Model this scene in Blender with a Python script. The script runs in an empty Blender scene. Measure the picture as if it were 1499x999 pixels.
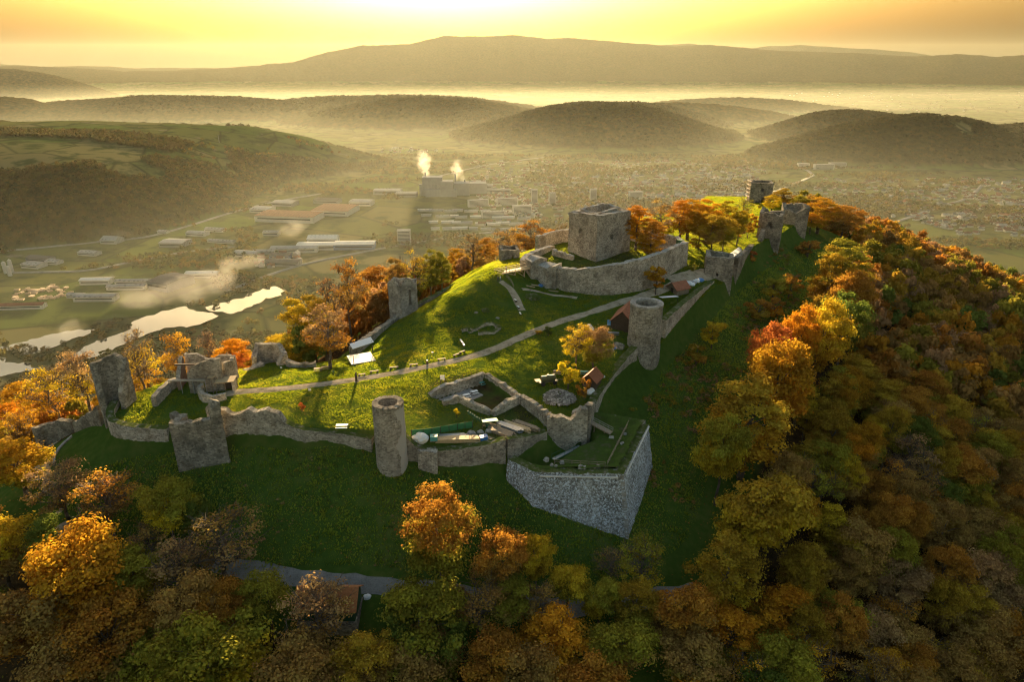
import bpy, bmesh, math, random
import numpy as np
from mathutils import Vector, Matrix, noise as mnoise
R = math.radians
SC = bpy.context.scene
COL = SC.collection
random.seed(7); np.random.seed(7)

# ------------------------------------------------------------------ camera, sky, sun, exposure
F = 1000.0; PITCH = R(22.5); CAMZ = 80.0
CP, SP = math.cos(PITCH), math.sin(PITCH)
cam_d = bpy.data.cameras.new('camera'); cam = bpy.data.objects.new('camera', cam_d); COL.objects.link(cam)
cam.location = (0, 0, CAMZ); cam.rotation_euler = (R(90) - PITCH, 0, 0)
cam_d.sensor_width = 36.0; cam_d.lens = 36.0 * F / 1499.0
cam_d.clip_start = 1.0; cam_d.clip_end = 120000.0
SC.camera = cam

SUN_EL, SUN_AZ = R(11.0), R(-5.4)          # azimuth measured from +Y towards +X
w = bpy.data.worlds.new("World"); SC.world = w; w.use_nodes = True
nt = w.node_tree; nt.nodes.clear()
wo = nt.nodes.new('ShaderNodeOutputWorld'); bg = nt.nodes.new('ShaderNodeBackground'); sky = nt.nodes.new('ShaderNodeTexSky')
sky.sky_type = 'NISHITA'; sky.sun_disc = False; sky.sun_elevation = SUN_EL; sky.sun_rotation = SUN_AZ
sky.altitude = 400; sky.air_density = 1.9; sky.dust_density = 10.0; sky.ozone_density = 2.0
bg.inputs['Strength'].default_value = 0.0435
nt.links.new(sky.outputs[0], bg.inputs['Color']); nt.links.new(bg.outputs[0], wo.inputs['Surface'])
sd = bpy.data.lights.new('sun', 'SUN'); sun = bpy.data.objects.new('sun', sd); COL.objects.link(sun)
sd.energy = 4.7; sd.angle = R(0.6); sd.color = (1.0, 0.73, 0.40)
sdir = Vector((math.sin(SUN_AZ) * math.cos(SUN_EL), math.cos(SUN_AZ) * math.cos(SUN_EL), math.sin(SUN_EL)))
sun.rotation_euler = sdir.to_track_quat('Z', 'Y').to_euler()
sun.location = (0, 0, 300)
SC.view_settings.view_transform = 'Standard'; SC.view_settings.look = 'None'
SC.view_settings.gamma = 1.0; SC.view_settings.use_curve_mapping = False
SC.view_settings.exposure = 2.78
HAZE_DENSITY = 0.42e-5; HAZE_COLOR = (0.92, 0.95, 0.76); HAZE_G = 0.45
MIST = [(-150.0, 1.2e-5, -19000, 17000, 420, 7200), (-185.0, 1.2e-5, -17000, 15000, 425, 7600), (-225.0, 1.8e-5, -15000, 12500, 430, 8100), (-255.0, 2.4e-5, -12000, 9000, 435, 8000), (-266.0, 4.5e-5, -5200, 3300, 5400, 7000)]
SC.render.engine = 'CYCLES'
cy = SC.cycles
cy.use_denoising = True
try: cy.denoiser = 'OPENIMAGEDENOISE'; cy.denoising_input_passes = 'RGB_ALBEDO_NORMAL'; cy.denoising_prefilter = 'ACCURATE'
except Exception: pass
cy.max_bounces = 5; cy.diffuse_bounces = 2; cy.glossy_bounces = 2; cy.transmission_bounces = 4; cy.volume_bounces = 0; cy.transparent_max_bounces = 6
cy.use_adaptive_sampling = True; cy.adaptive_threshold = 0.004
cy.sample_clamp_indirect = 6.0
cy.filter_width = 1.1
cy.caustics_reflective = False; cy.caustics_refractive = False

# ------------------------------------------------------------------ helpers
def ray(u, v):
    a = (u - 749.5) / F; b = (499.5 - v) / F
    return Vector((a, CP + b * SP, -SP + b * CP))
def at_y(u, v, Y):                       # the point of a sight line at world distance Y
    d = ray(u, v); return Vector((0, 0, CAMZ)) + d * (Y / d.y)
def at_z(u, v, Z):
    d = ray(u, v); return Vector((0, 0, CAMZ)) + d * ((Z - CAMZ) / d.z)
def project(x, y, z):
    x = np.asarray(x, float); y = np.asarray(y, float); z = np.asarray(z, float) - CAMZ
    dep = CP * y - SP * z; up = SP * y + CP * z
    dep = np.where(dep < 1e-3, 1e-3, dep)
    return 749.5 + F * x / dep, 499.5 - F * up / dep, dep

class VNoise:                             # cheap vectorised value noise
    def __init__(s, seed):
        s.t = np.random.RandomState(seed).rand(256, 256).astype(np.float64)
    def __call__(s, x, y):
        xi = np.floor(x).astype(int); yi = np.floor(y).astype(int); fx = x - xi; fy = y - yi
        fx = fx * fx * (3 - 2 * fx); fy = fy * fy * (3 - 2 * fy)
        x0 = xi & 255; x1 = (xi + 1) & 255; y0 = yi & 255; y1 = (yi + 1) & 255; t = s.t
        return ((t[x0, y0] * (1 - fx) + t[x1, y0] * fx) * (1 - fy) + (t[x0, y1] * (1 - fx) + t[x1, y1] * fx) * fy) * 2 - 1
N1, N2, N3 = VNoise(1), VNoise(2), VNoise(3)
def fbm(x, y, o=4, n=N1):
    s = 0; a = 1.0; f = 1.0
    for k in range(o): s = s + a * n(x * f + 17.3 * k, y * f + 5.1 * k); a *= .5; f *= 2.03
    return s
def sstep(a, b, x):
    t = np.clip((x - a) / (b - a), 0, 1); return t * t * (3 - 2 * t)

def poly_dist(px, py, poly, closed=True):
    """distance to a polyline, nearest point on it, inside flag"""
    P = np.asarray(poly, float); n = len(P)
    segs = [(P[i], P[(i + 1) % n]) for i in range(n if closed else n - 1)]
    best = np.full(px.shape, 1e18); nx = np.zeros(px.shape); ny = np.zeros(px.shape); ins = np.zeros(px.shape, bool)
    for (a, b) in segs:
        dx, dy = b - a; L = dx * dx + dy * dy + 1e-12
        t = np.clip(((px - a[0]) * dx + (py - a[1]) * dy) / L, 0, 1)
        qx = a[0] + t * dx; qy = a[1] + t * dy
        d = (px - qx) ** 2 + (py - qy) ** 2
        m = d < best
        best = np.where(m, d, best); nx = np.where(m, qx, nx); ny = np.where(m, qy, ny)
        if closed:
            c = ((a[1] > py) != (b[1] > py)) & (px < dx * (py - a[1]) / (dy if abs(dy) > 1e-12 else 1e-12) + a[0])
            ins ^= c
    return np.sqrt(best), nx, ny, ins

def tag(o, label=None, cat=None, group=None, kind=None):
    if label: o['label'] = label
    if cat: o['category'] = cat
    if group: o['group'] = group
    if kind: o['kind'] = kind
    return o
def empty(name, loc=(0, 0, 0), rz=0.0):
    o = bpy.data.objects.new(name, None); COL.objects.link(o); o.location = loc; o.rotation_euler = (0, 0, rz)
    o.empty_display_size = 0.5; return o
def np_mesh(name, V, Fq, mats, parent=None, smooth=False, mi=None, loc=None):
    """V (n,3) array, Fq (m,k) array with constant k"""
    V = np.ascontiguousarray(V, np.float32); Fq = np.ascontiguousarray(Fq, np.int32)
    me = bpy.data.meshes.new(name); m, k = Fq.shape
    me.vertices.add(len(V)); me.vertices.foreach_set('co', V.ravel())
    me.loops.add(m * k); me.loops.foreach_set('vertex_index', Fq.ravel())
    me.polygons.add(m); me.polygons.foreach_set('loop_start', np.arange(0, m * k, k, dtype=np.int32))
    try: me.polygons.foreach_set('loop_total', np.full(m, k, np.int32))
    except Exception: pass
    if smooth: me.polygons.foreach_set('use_smooth', np.ones(m, bool))
    if mi is not None: me.polygons.foreach_set('material_index', np.ascontiguousarray(mi, np.int32))
    me.update(calc_edges=True)
    for q in (mats if isinstance(mats, (list, tuple)) else [mats]): me.materials.append(q)
    o = bpy.data.objects.new(name, me); COL.objects.link(o)
    if parent: o.parent = parent
    if loc is not None: o.location = loc
    return o

class MB:
    """collects shapes, builds them as ONE mesh object"""
    def __init__(s): s.v = []; s.f = []; s.m = []
    def add(s, vs, fs, m=0):
        b = len(s.v); s.v.extend([tuple(q) for q in vs]); s.f.extend([tuple(b + i for i in q) for q in fs]); s.m.extend([m] * len(fs)); return s
    def box(s, c, d, rz=0.0, m=0, tilt=None, taper=1.0):
        hx, hy, hz = d[0] / 2, d[1] / 2, d[2] / 2
        M = Matrix.Rotation(rz, 3, 'Z')
        if tilt: M = M @ Matrix.Rotation(tilt[0], 3, 'X') @ Matrix.Rotation(tilt[1], 3, 'Y')
        vs = []
        for z in (-1, 1):
            t = taper if z > 0 else 1.0
            for (x, y) in ((-1, -1), (1, -1), (1, 1), (-1, 1)): vs.append(Vector(c) + M @ Vector((x * hx * t, y * hy * t, z * hz)))
        return s.add(vs, [(3, 2, 1, 0), (4, 5, 6, 7), (0, 1, 5, 4), (1, 2, 6, 5), (2, 3, 7, 6), (3, 0, 4, 7)], m)
    def bar(s, a, b, r, r2=None, n=6, m=0):
        a = Vector(a); b = Vector(b); r2 = r if r2 is None else r2
        d = (b - a); L = d.length
        if L < 1e-6: return s
        q = d.to_track_quat('Z', 'Y'); vs = []
        for (c, rr) in ((a, r), (b, r2)):
            for k in range(n): vs.append(c + q @ Vector((rr * math.cos(2 * math.pi * k / n), rr * math.sin(2 * math.pi * k / n), 0)))
        fs = [(k, (k + 1) % n, n + (k + 1) % n, n + k) for k in range(n)] + [tuple(range(n - 1, -1, -1)), tuple(range(n, 2 * n))]
        return s.add(vs, fs, m)
    def beam(s, a, b, wd, ht, m=0):          # rectangular timber
        a = Vector(a); b = Vector(b); d = b - a; L = d.length
        if L < 1e-6: return s
        x = d.normalized(); up = Vector((0, 0, 1)) if abs(x.z) < .95 else Vector((0, 1, 0))
        y = up.cross(x).normalized(); z = x.cross(y)
        vs = [p + y * (sy * wd / 2) + z * (sz * ht / 2) for p in (a, b) for (sy, sz) in ((-1, -1), (1, -1), (1, 1), (-1, 1))]
        return s.add(vs, [(3, 2, 1, 0), (4, 5, 6, 7), (0, 1, 5, 4), (1, 2, 6, 5), (2, 3, 7, 6), (3, 0, 4, 7)], m)
    def gable(s, c, L, W, h, rz=0.0, over=0.3, th=0.12, m=0):
        """a two-slope roof slab centred on c (eaves height), ridge along local x"""
        M = Matrix.Rotation(rz, 3, 'Z'); c = Vector(c); vs = []
        hl = L / 2 + over; hw = W / 2 + over; e = -h * over / (W / 2)
        for x in (-hl, hl):
            for (y, z) in ((-hw, e), (0, h), (hw, e), (hw, e + th), (0, h + th * 1.1), (-hw, e + th)): vs.append(c + M @ Vector((x, y, z)))
        fs = [(0, 1, 7, 6), (1, 2, 8, 7), (2, 3, 9, 8), (3, 4, 10, 9), (4, 5, 11, 10), (5, 0, 6, 11), (0, 5, 4, 1), (1, 4, 3, 2), (6, 7, 10, 11), (7, 8, 9, 10)]
        return s.add(vs, fs, m)
    def house_body(s, c, L, W, H, h, rz=0.0, m=0):
        M = Matrix.Rotation(rz, 3, 'Z'); c = Vector(c); vs = []
        for x in (-L / 2, L / 2):
            for (y, z) in ((-W / 2, 0), (W / 2, 0), (W / 2, H), (0, H + h), (-W / 2, H)): vs.append(c + M @ Vector((x, y, z)))
        fs = [(4, 3, 2, 1, 0), (5, 6, 7, 8, 9), (0, 1, 6, 5), (1, 2, 7, 6), (2, 3, 8, 7), (3, 4, 9, 8), (4, 0, 5, 9)]
        return s.add(vs, fs, m)
    def build(s, name, mats, parent=None, smooth=False, loc=None):
        me = bpy.data.meshes.new(name); me.from_pydata(s.v, [], s.f); 
        for q in (mats if isinstance(mats, (list, tuple)) else [mats]): me.materials.append(q)
        me.polygons.foreach_set('material_index', np.array(s.m, np.int32))
        if smooth: me.polygons.foreach_set('use_smooth', np.ones(len(s.f), bool))
        me.update(); o = bpy.data.objects.new(name, me); COL.objects.link(o)
        if parent: o.parent = parent
        if loc is not None: o.location = loc
        return o

# ------------------------------------------------------------------ materials
class Nt:
    """tiny node-tree writer"""
    def __init__(s, name):
        s.m = bpy.data.materials.new(name); s.m.use_nodes = True; s.t = s.m.node_tree; s.t.nodes.clear()
        s.out = s.t.nodes.new('ShaderNodeOutputMaterial')
    def n(s, t, **kw):
        o = s.t.nodes.new('ShaderNode' + t)
        for k, v in kw.items():
            if k.startswith('i_'):
                key = k[2:].replace('_', ' '); o.inputs[key].default_value = v
            else: setattr(o, k, v)
        return o
    def l(s, a, b): s.t.links.new(a, b)
    def ramp(s, fac, stops, interp='LINEAR'):
        r = s.n('ValToRGB'); e = r.color_ramp; e.interpolation = interp
        while len(e.elements) < len(stops): e.elements.new(.5)
        for q, (p, c) in zip(e.elements, stops): q.position = p; q.color = (*c, 1) if len(c) == 3 else c
        s.l(fac, r.inputs[0]); return r.outputs[0]
    def noise(s, vec, scale, detail=3, rough=.55):
        q = s.n('TexNoise'); q.inputs['Scale'].default_value = scale; q.inputs['Detail'].default_value = detail; q.inputs['Roughness'].default_value = rough
        if vec is not None: s.l(vec, q.inputs['Vector'])
        return q.outputs[0]
    def mix(s, fac, a, b, mode='MIX'):
        q = s.n('MixRGB', blend_type=mode)
        for i, x in ((0, fac), (1, a), (2, b)):
            if hasattr(x, 'is_output'): s.l(x, q.inputs[i])
            elif i == 0: q.inputs[0].default_value = x
            else: q.inputs[i].default_value = (*x, 1) if len(x) == 3 else x
        return q.outputs[0]
    def math(s, op, a, b=0.0, clamp=False):
        q = s.n('Math', operation=op, use_clamp=clamp)
        for i, x in ((0, a), (1, b)):
            if hasattr(x, 'is_output'): s.l(x, q.inputs[i])
            else: q.inputs[i].default_value = x
        return q.outputs[0]
    def attr(s, name, typ='GEOMETRY'):
        return s.n('Attribute', attribute_name=name, attribute_type=typ)
    def coords(s, kind='Object'): return s.n('TexCoord').outputs[kind]
    def bsdf(s, col, rough=.9, bump=None, strength=.5, dist=.1, metallic=0.0, spec=.2):
        p = s.n('BsdfPrincipled'); p.inputs['Roughness'].default_value = rough; p.inputs['Metallic'].default_value = metallic
        p.inputs['Specular IOR Level'].default_value = spec
        if hasattr(col, 'is_output'): s.l(col, p.inputs['Base Color'])
        else: p.inputs['Base Color'].default_value = (*col, 1)
        if bump is not None:
            b = s.n('Bump'); b.inputs['Strength'].default_value = strength; b.inputs['Distance'].default_value = dist
            s.l(bump, b.inputs['Height']); s.l(b.outputs[0], p.inputs['Normal'])
        return p.outputs[0]
    def diff(s, col, bump=None, strength=.5, dist=.1):
        p = s.n('BsdfDiffuse'); p.inputs['Roughness'].default_value = .6
        if hasattr(col, 'is_output'): s.l(col, p.inputs['Color'])
        else: p.inputs['Color'].default_value = (*col, 1)
        if bump is not None:
            b = s.n('Bump'); b.inputs['Strength'].default_value = strength; b.inputs['Distance'].default_value = dist
            s.l(bump, b.inputs['Height']); s.l(b.outputs[0], p.inputs['Normal'])
        return p.outputs[0]
    def done(s, sh): s.l(sh, s.out.inputs['Surface']); return s.m

def plain(name, col, rough=.8, var=.25, scale=3.0, metallic=0.0, spec=.3):
    """a painted, wooden or metal surface with uneven wear"""
    t = Nt(name); c = t.coords()
    a = t.noise(c, scale, 4); b = t.noise(c, scale * 7, 2)
    f = t.mix(.4, a, b)
    lo = tuple(x * (1 - var) for x in col); hi = tuple(min(1, x * (1 + var)) for x in col)
    col2 = t.ramp(f, [(.3, lo), (.7, hi)])
    return t.done(t.bsdf(col2, rough, b, .25, .02, metallic, spec))
# ------------------------------------------------------------------ the ground: one heightfield sheet
PLATEAU = [(-91,137.5),(-88.8,134),(-85.4,132),(-80.3,130.5),(-74,129),(-66,127),(-45,125.8),(-25,123),(-5,123.5),(6,128),(17.6,138.5),(20.2,144),(22.4,148),(25.4,153.5),(29.8,160.5),(33.2,165.5),(38.5,168),(43,175),
           (54.5,196),(67,214),(74,222),(86,243),(96,263),(108,276),(126,297),(142,345),(138,385),(110,388),(92,345),(66,322),(42,305),(24,275),(6,245),(-12,229),
           (-28,211),(-38,196),(-45,171),(-53,161),(-62,163),(-72,156),(-86,151),(-94,144)]
PIT = [(-19.5,139.2),(-7.2,149.6),(-1.2,142.2),(1.0,139.8),(-4.6,134.6),(-10.4,138.6),(-13.5,136.8)]
CTRL = [(-88.5,135.5,4.9),(-80,132,5.3),(-66,128.5,6.6),(-45,127,8.4),(-25,126,8.6),(-14,126,6.2),(-5,126,5.8),(6,129,5.4),(18,139,5.2),(24,144,5.8),(36,166,8.0),
        (48,184,9.5),(70,220,11),(92,252,12),(104,272,12),(124,298,13),(142,345,11),(138,385,8),(110,388,8),(92,345,11),(66,322,11),
        (42,305,11),(24,275,13),(6,245,14.5),(-10,228,13.5),(-26,210,7.6),(-36,196,5.4),(-44,171,4.8),(-53,161,6.6),(-62,162,6.6),
        (-72,156,6.8),(-86,150,6.2),(-93,142,5.0),
        (-75,142,6.7),(-62,140.5,8.3),(-46,137,9.0),(-33,148,9.6),(-9,158,10.2),(9,173,11.8),(34,190,12.6),(55,212,13.5),(-25,138,9.3),
        (-10,133,6.4),(-8,144,9.2),(4,136,6.4),(2,144,8.2),(10,152,9.2),(20,152,8.6),(22,170,10.5),(-46,155,8.2),(-38,165,7.3),(-33,180,7.8),(-28,196,9.4),
        (-20,180,12.0),(-14,192,16.5),(-8,200,18.5),(-5,210,18.8),(-16,205,14.5),(-10,175,11.6),(0,186,13.0),(10,195,13.2),(28,192,13.0),(45,206,13.5),(12,204,13.4),
        (26,208,16.8),(14,214,17),(42,214,17),(30,224,17.6),(45,228,18),(20,235,18),(40,240,18),(10,225,18),(62,224,14.2),(70,245,13.4),(85,275,12.6),(100,300,12.8),(110,330,12),(72,295,12.5)]
def _tps(r2): return np.where(r2 > 1e-9, r2 * np.log(np.maximum(r2, 1e-9)), 0)
_C = np.array(CTRL); _n = len(_C)
_K = _tps(((_C[:, None, :2] - _C[None, :, :2]) ** 2).sum(2) / 1e4) + np.eye(_n) * 2e-4
_P = np.c_[np.ones(_n), _C[:, :2] / 100]
_A = np.zeros((_n + 3, _n + 3)); _A[:_n, :_n] = _K; _A[:_n, _n:] = _P; _A[_n:, :_n] = _P.T
_W = np.linalg.solve(_A, np.r_[_C[:, 2], 0, 0, 0])
def plateau_z(x, y):
    z = _W[_n] + _W[_n + 1] * x / 100 + _W[_n + 2] * y / 100
    for i in range(_n): z = z + _W[i] * _tps(((x - _C[i, 0]) ** 2 + (y - _C[i, 1]) ** 2) / 1e4)
    return z
VALLEY = -290.0
LEFT_HILL = [(-6000,1350),(-1500,1330),(-1073,1397),(-831,1484),(-748,1776),(-714,2193),(-440,2680),(-700,2950),(-1300,3150),(-6000,3500)]
# (centre x, y, radius x, y, height, turn) of the wooded hills across the valley
HILLS = [(430,3650,830,640,158,0.0),(-480,4500,1050,620,138,.05),(-2300,4950,1900,560,122,0),(-3400,4700,700,500,140,0),(-5250,7600,1100,800,262,0),
         (1690,3560,560,420,132,0),(1660,2960,760,430,146,.12),(2700,3100,1300,520,120,0),(-900,5200,1500,500,120,0),(1100,4700,900,400,95,0),(1700,5600,1100,420,85,0),
         (700,4300,700,420,125,0)]
RANGE = [(-900,100),(-200,112),(0,97),(100,99),(180,105),(250,104),(330,100),(430,91),(480,77),(530,67),(600,65),(650,53),(690,54),(750,51),(800,57),(830,56),(900,61),(985,68),(1040,66),(1130,74),(1250,78),(1340,83),(1400,79),(1450,83),(1499,81),(1800,82),(2400,85)]
RANGE_FAR = [(-900,90),(0,94),(60,98),(140,97),(200,100),(700,100),(900,90),(960,66),(1010,64),(1090,72),(1120,68),(1180,66),(1240,70),(1330,76),(1380,85),(1600,90),(2400,90)]
def crest(tab, az):
    """crest elevation (tangent) of the far range as a function of azimuth"""
    u = np.array([q[0] for q in tab], float); v = np.array([q[1] for q in tab], float)
    b = (499.5 - v) / F; a = (u - 749.5) / F; hy = CP + b * SP; hz = -SP + b * CP
    azs = np.arctan2(a, hy); el = hz / np.hypot(a, hy)
    return np.interp(az, azs, el)
def near_hill(x, y):
    d, nx, ny, ins = poly_dist(x, y, PLATEAU)
    cx = np.where(ins, x, nx); cyy = np.where(ins, y, ny)
    ze = plateau_z(cx, cyy)
    # slope away from the plateau, gentler towards the wooded right shoulder
    ox = (x - nx) / (d + 1e-6); oy = (y - ny) / (d + 1e-6)
    right = np.clip(ox, 0, 1) * sstep(100, 170, y)
    left = np.clip(-ox, 0, 1) * sstep(130, 170, y)
    s = .50 - .12 * right + .10 * left; stp = 4.3 * (1 - .8 * left) * (1 + .3 * right)
    dd = np.where(ins, 0, d)
    drop = s * dd + stp * (1 - np.exp(-dd / 1.3))
    fall = np.where(dd > 0, drop, 0)
    z = ze - fall
    # the foot of the hill runs out smoothly
    k = 26.0
    m = np.maximum(z, VALLEY); z = m + k * np.log(np.exp((z - m) / k) + np.exp((VALLEY - m) / k)) - 0
    return z, np.where(ins, -d, d)
def far_height(x, y):
    r = np.hypot(x, y); az = np.arctan2(x, y)
    h = np.zeros_like(x); wood = np.zeros_like(x)
    d, _, _, ins = poly_dist(x, y, LEFT_HILL)
    top = np.interp(x, [-1600, -1000, -780, -500], [158, 152, 118, 55])
    q = np.where(ins, (1 - np.exp(-d / 170.)) * top, 0) * (1 + .025 * fbm(x / 400, y / 400, 2))
    h = np.maximum(h, q)
    wood_l = ins & (d < np.interp(x, [-1500, -1050, -800, -650, -450], [270, 265, 110, 80, 60]) + 40 * fbm(x / 160, y / 160, 3))
    wood = np.where(wood_l, 1, wood)
    strip = ins & (x < -985 + .0 * y) & (y > 2020 + 18 * fbm(x / 60, y / 60, 2) - .18 * (x + 1000)) & (y < 2200 - .18 * (x + 1000))
    wood = np.where(strip, 1, wood)
    for (cx, cyy, rx, ry, H, rot) in HILLS:
        c, s = math.cos(rot), math.sin(rot); X = ((x - cx) * c + (y - cyy) * s) / rx; Y = (-(x - cx) * s + (y - cyy) * c) / ry
        rr = np.sqrt(X * X + Y * Y) + .05 * fbm(x / 520 + cx, y / 520, 3)
        b = H * np.clip(1 - np.clip(rr, 0, 1) ** 2, 0, 1) ** 1.6
        b = b * (1 + .04 * fbm(x / 360, y / 360 + cx, 3))
        h = np.maximum(h, b); wood = np.where(b > 6, 1, wood)
    wood = np.where((x > 1750) & (y < 3400) & (fbm(x / 240, y / 240, 3) > -.1) & (h > 90), 0, wood)      # fields on the right-hand heights
    # far range
    for (tab, R0, W0) in ((RANGE, 14500., 3600.), (RANGE_FAR, 19500., 3000.)):
        el = crest(tab, az); top = el * R0 + CAMZ - VALLEY + 8 * fbm(az * 60, r / 1500, 3)
        t = np.clip(1 - np.abs(r - R0) / W0, 0, 1); t = t * t * (3 - 2 * t)
        m = np.maximum(top, 0) * np.clip(t * (1 + .10 * (1 - t) * fbm(az * 22, r / 1600, 3)), 0, 1.0)
        h = np.maximum(h, m); wood = np.where(m > 40, .9, wood)
    h = h + 2.0 * fbm(x / 250, y / 250, 3) * sstep(500, 1500, r)
    return h, wood
def height(x, y):
    x = np.asarray(x, float); y = np.asarray(y, float)
    zn, d = near_hill(x, y)
    fh, wood = far_height(x, y)
    z = zn + fh * sstep(350, 700, d)
    rough = .35 * fbm(x / 9, y / 9, 4) * sstep(0, 14, d) * (1 - sstep(300, 600, d)) + .09 * fbm(x / 3.3, y / 3.3, 3) * (d < 8)
    # old earthworks: soft ribs running down the sunlit mound
    rib = (1 - sstep(0, 26, np.hypot((x + 14) / .8, (y - 188)))) * .8 * N2(x * .28 + y * .12, y * .05)
    dp, _, _, ip = poly_dist(x, y, PIT); pit = np.where(ip, sstep(0, 1.0, dp), 0)
    z = z + rough + rib; z = z + pit * (7.0 - z)
    return z, d, wood
def gz(x, y):
    return float(height(np.array([x]), np.array([y]))[0][0])
def hit(u, v):
    """where the sight line of a photo point meets the ground"""
    d = ray(u, v); t = np.concatenate([np.arange(60, 420, .5), np.geomspace(420, 22000, 2500)]); 
    z = CAMZ + d.z * t; g = height(d.x * t, d.y * t)[0]; k = np.argmax(z < g)
    if not (z < g).any(): k = len(t) - 1
    return Vector((d.x * t[k], d.y * t[k], g[k]))

AZ = np.concatenate([np.linspace(R(-180), R(-75), 70, endpoint=False), np.linspace(R(-75), R(-42), 130, endpoint=False), np.linspace(R(-42), R(42), 900, endpoint=False), np.linspace(R(42), R(75), 130, endpoint=False), np.linspace(R(75), R(180), 71)])
RAD = np.concatenate([np.geomspace(22, 90, 60, endpoint=False), np.geomspace(90, 420, 330, endpoint=False), np.geomspace(420, 24000, 470)])
RR, AA = np.meshgrid(RAD, AZ, indexing='ij')
GX, GY = RR * np.sin(AA), RR * np.cos(AA)
GZ, GD, GW = height(GX, GY)
canopy = GW * sstep(700, 1100, RR)
GZ = GZ + canopy * (6 + 4.5 * fbm(GX / 24, GY / 24, 3, N3))
nr, na = RR.shape
idx = np.arange(nr * na).reshape(nr, na)
quads = np.stack([idx[:-1, :-1], idx[:-1, 1:], idx[1:, 1:], idx[1:, :-1]], -1).reshape(-1, 4)[:, ::-1]

t = Nt('ground_cover'); co = t.coords('Object')
wd = t.attr('wood').outputs['Fac']; cs = t.attr('castle').outputs['Fac']
big = t.noise(co, .004, 4); mid = t.noise(co, .05, 4); fine = t.noise(co, .6, 4); spk = t.noise(co, 3.0, 3)
# castle grass: short turf with straw and bare patches
turf = t.ramp(t.mix(.45, mid, fine), [(.30, (.035, .070, .012)), (.5, (.060, .105, .016)), (.66, (.105, .125, .028)), (.8, (.15, .12, .05))])
vor = t.n('TexVoronoi', feature='F1'); vor.inputs['Scale'].default_value = .0052; t.l(co, vor.inputs['Vector'])
fld = t.ramp(vor.outputs['Color'], [(.0, (.045, .058, .016)), (.25, (.11, .105, .035)), (.45, (.065, .10, .022)), (.7, (.16, .13, .065)), (1, (.05, .085, .018))])
plain_c = t.mix(.28, fld, t.ramp(big, [(.3, (.05, .07, .02)), (.7, (.12, .12, .045))]))
plain_c = t.mix(t.ramp(t.noise(co, .018, 5), [(.5, (0, 0, 0)), (.62, (1, 1, 1))]), plain_c, (.045, .055, .02))
woodc = t.ramp(t.noise(co, .035, 5, .65), [(.3, (.028, .028, .012)), (.5, (.055, .045, .016)), (.68, (.085, .055, .018))])
v2 = t.n('TexVoronoi', feature='DISTANCE_TO_EDGE'); v2.inputs['Scale'].default_value = .0052; t.l(co, v2.inputs['Vector'])
plain_c = t.mix(t.ramp(v2.outputs['Distance'], [(.0, (.8,) * 3), (.035, (0, 0, 0))]), plain_c, (.035, .038, .016))
plain_c = t.mix(t.ramp(t.noise(co, .012, 6, .7), [(.60, (0, 0, 0)), (.70, (.8,) * 3)]), plain_c, (.16, .135, .10))
col = t.mix(wd, plain_c, woodc); col = t.mix(cs, col, turf)
floor_c = t.ramp(fine, [(.3, (.035, .026, .014)), (.7, (.085, .055, .025))])
col = t.mix(t.attr('litter').outputs['Fac'], col, floor_c)
h1 = t.mix(.5, fine, spk)
M_GROUND = t.done(t.diff(col, h1, .7, .25))
ground = np_mesh('ground', np.stack([GX, GY, GZ], -1).reshape(-1, 3), quads, M_GROUND, smooth=True)
tag(ground, 'grassy castle hill, valley floor and wooded hills', kind='structure')
def fattr(o, name, arr):
    a = o.data.attributes.new(name, 'FLOAT', 'POINT'); a.data.foreach_set('value', np.ascontiguousarray(arr, np.float32).ravel())
fattr(ground, 'wood', GW); fattr(ground, 'castle', 1 - sstep(260, 420, GD))
fattr(ground, 'litter', np.zeros_like(GD))

# ------------------------------------------------------------------ air
def volume_mat(name, dens, col=HAZE_COLOR, g=HAZE_G):
    m = bpy.data.materials.new(name); m.use_nodes = True; n = m.node_tree; n.nodes.clear()
    o = n.nodes.new('ShaderNodeOutputMaterial'); v = n.nodes.new('ShaderNodeVolumePrincipled')
    v.inputs['Density'].default_value = dens; v.inputs['Color'].default_value = (*col, 1); v.inputs['Anisotropy'].default_value = g
    n.links.new(v.outputs[0], o.inputs['Volume']); return m
zlow = float(GZ.min()) - 1.0; ztop = max(float(GZ.max()), CAMZ) + 25.0
def air_box(name, x0, x1, y0, y1, z0, z1, mat):
    b = MB(); b.box(((x0 + x1) / 2, (y0 + y1) / 2, (z0 + z1) / 2), (x1 - x0, y1 - y0, z1 - z0)); return b.build(name, mat)
haze = air_box('haze', -26000, 26000, -25500, 26000, zlow, ztop, volume_mat('haze_air', HAZE_DENSITY))
tag(haze, 'thin golden morning haze filling the whole valley', kind='stuff')
for (zt, dn, mx0, mx1, my0, my1) in MIST:
    mi = air_box('ground_mist', mx0, mx1, my0, my1, zlow + .4, zt, volume_mat('mist_air', dn))
    tag(mi, 'low golden mist lying on the valley floor', group='valley mist', kind='stuff')
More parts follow.
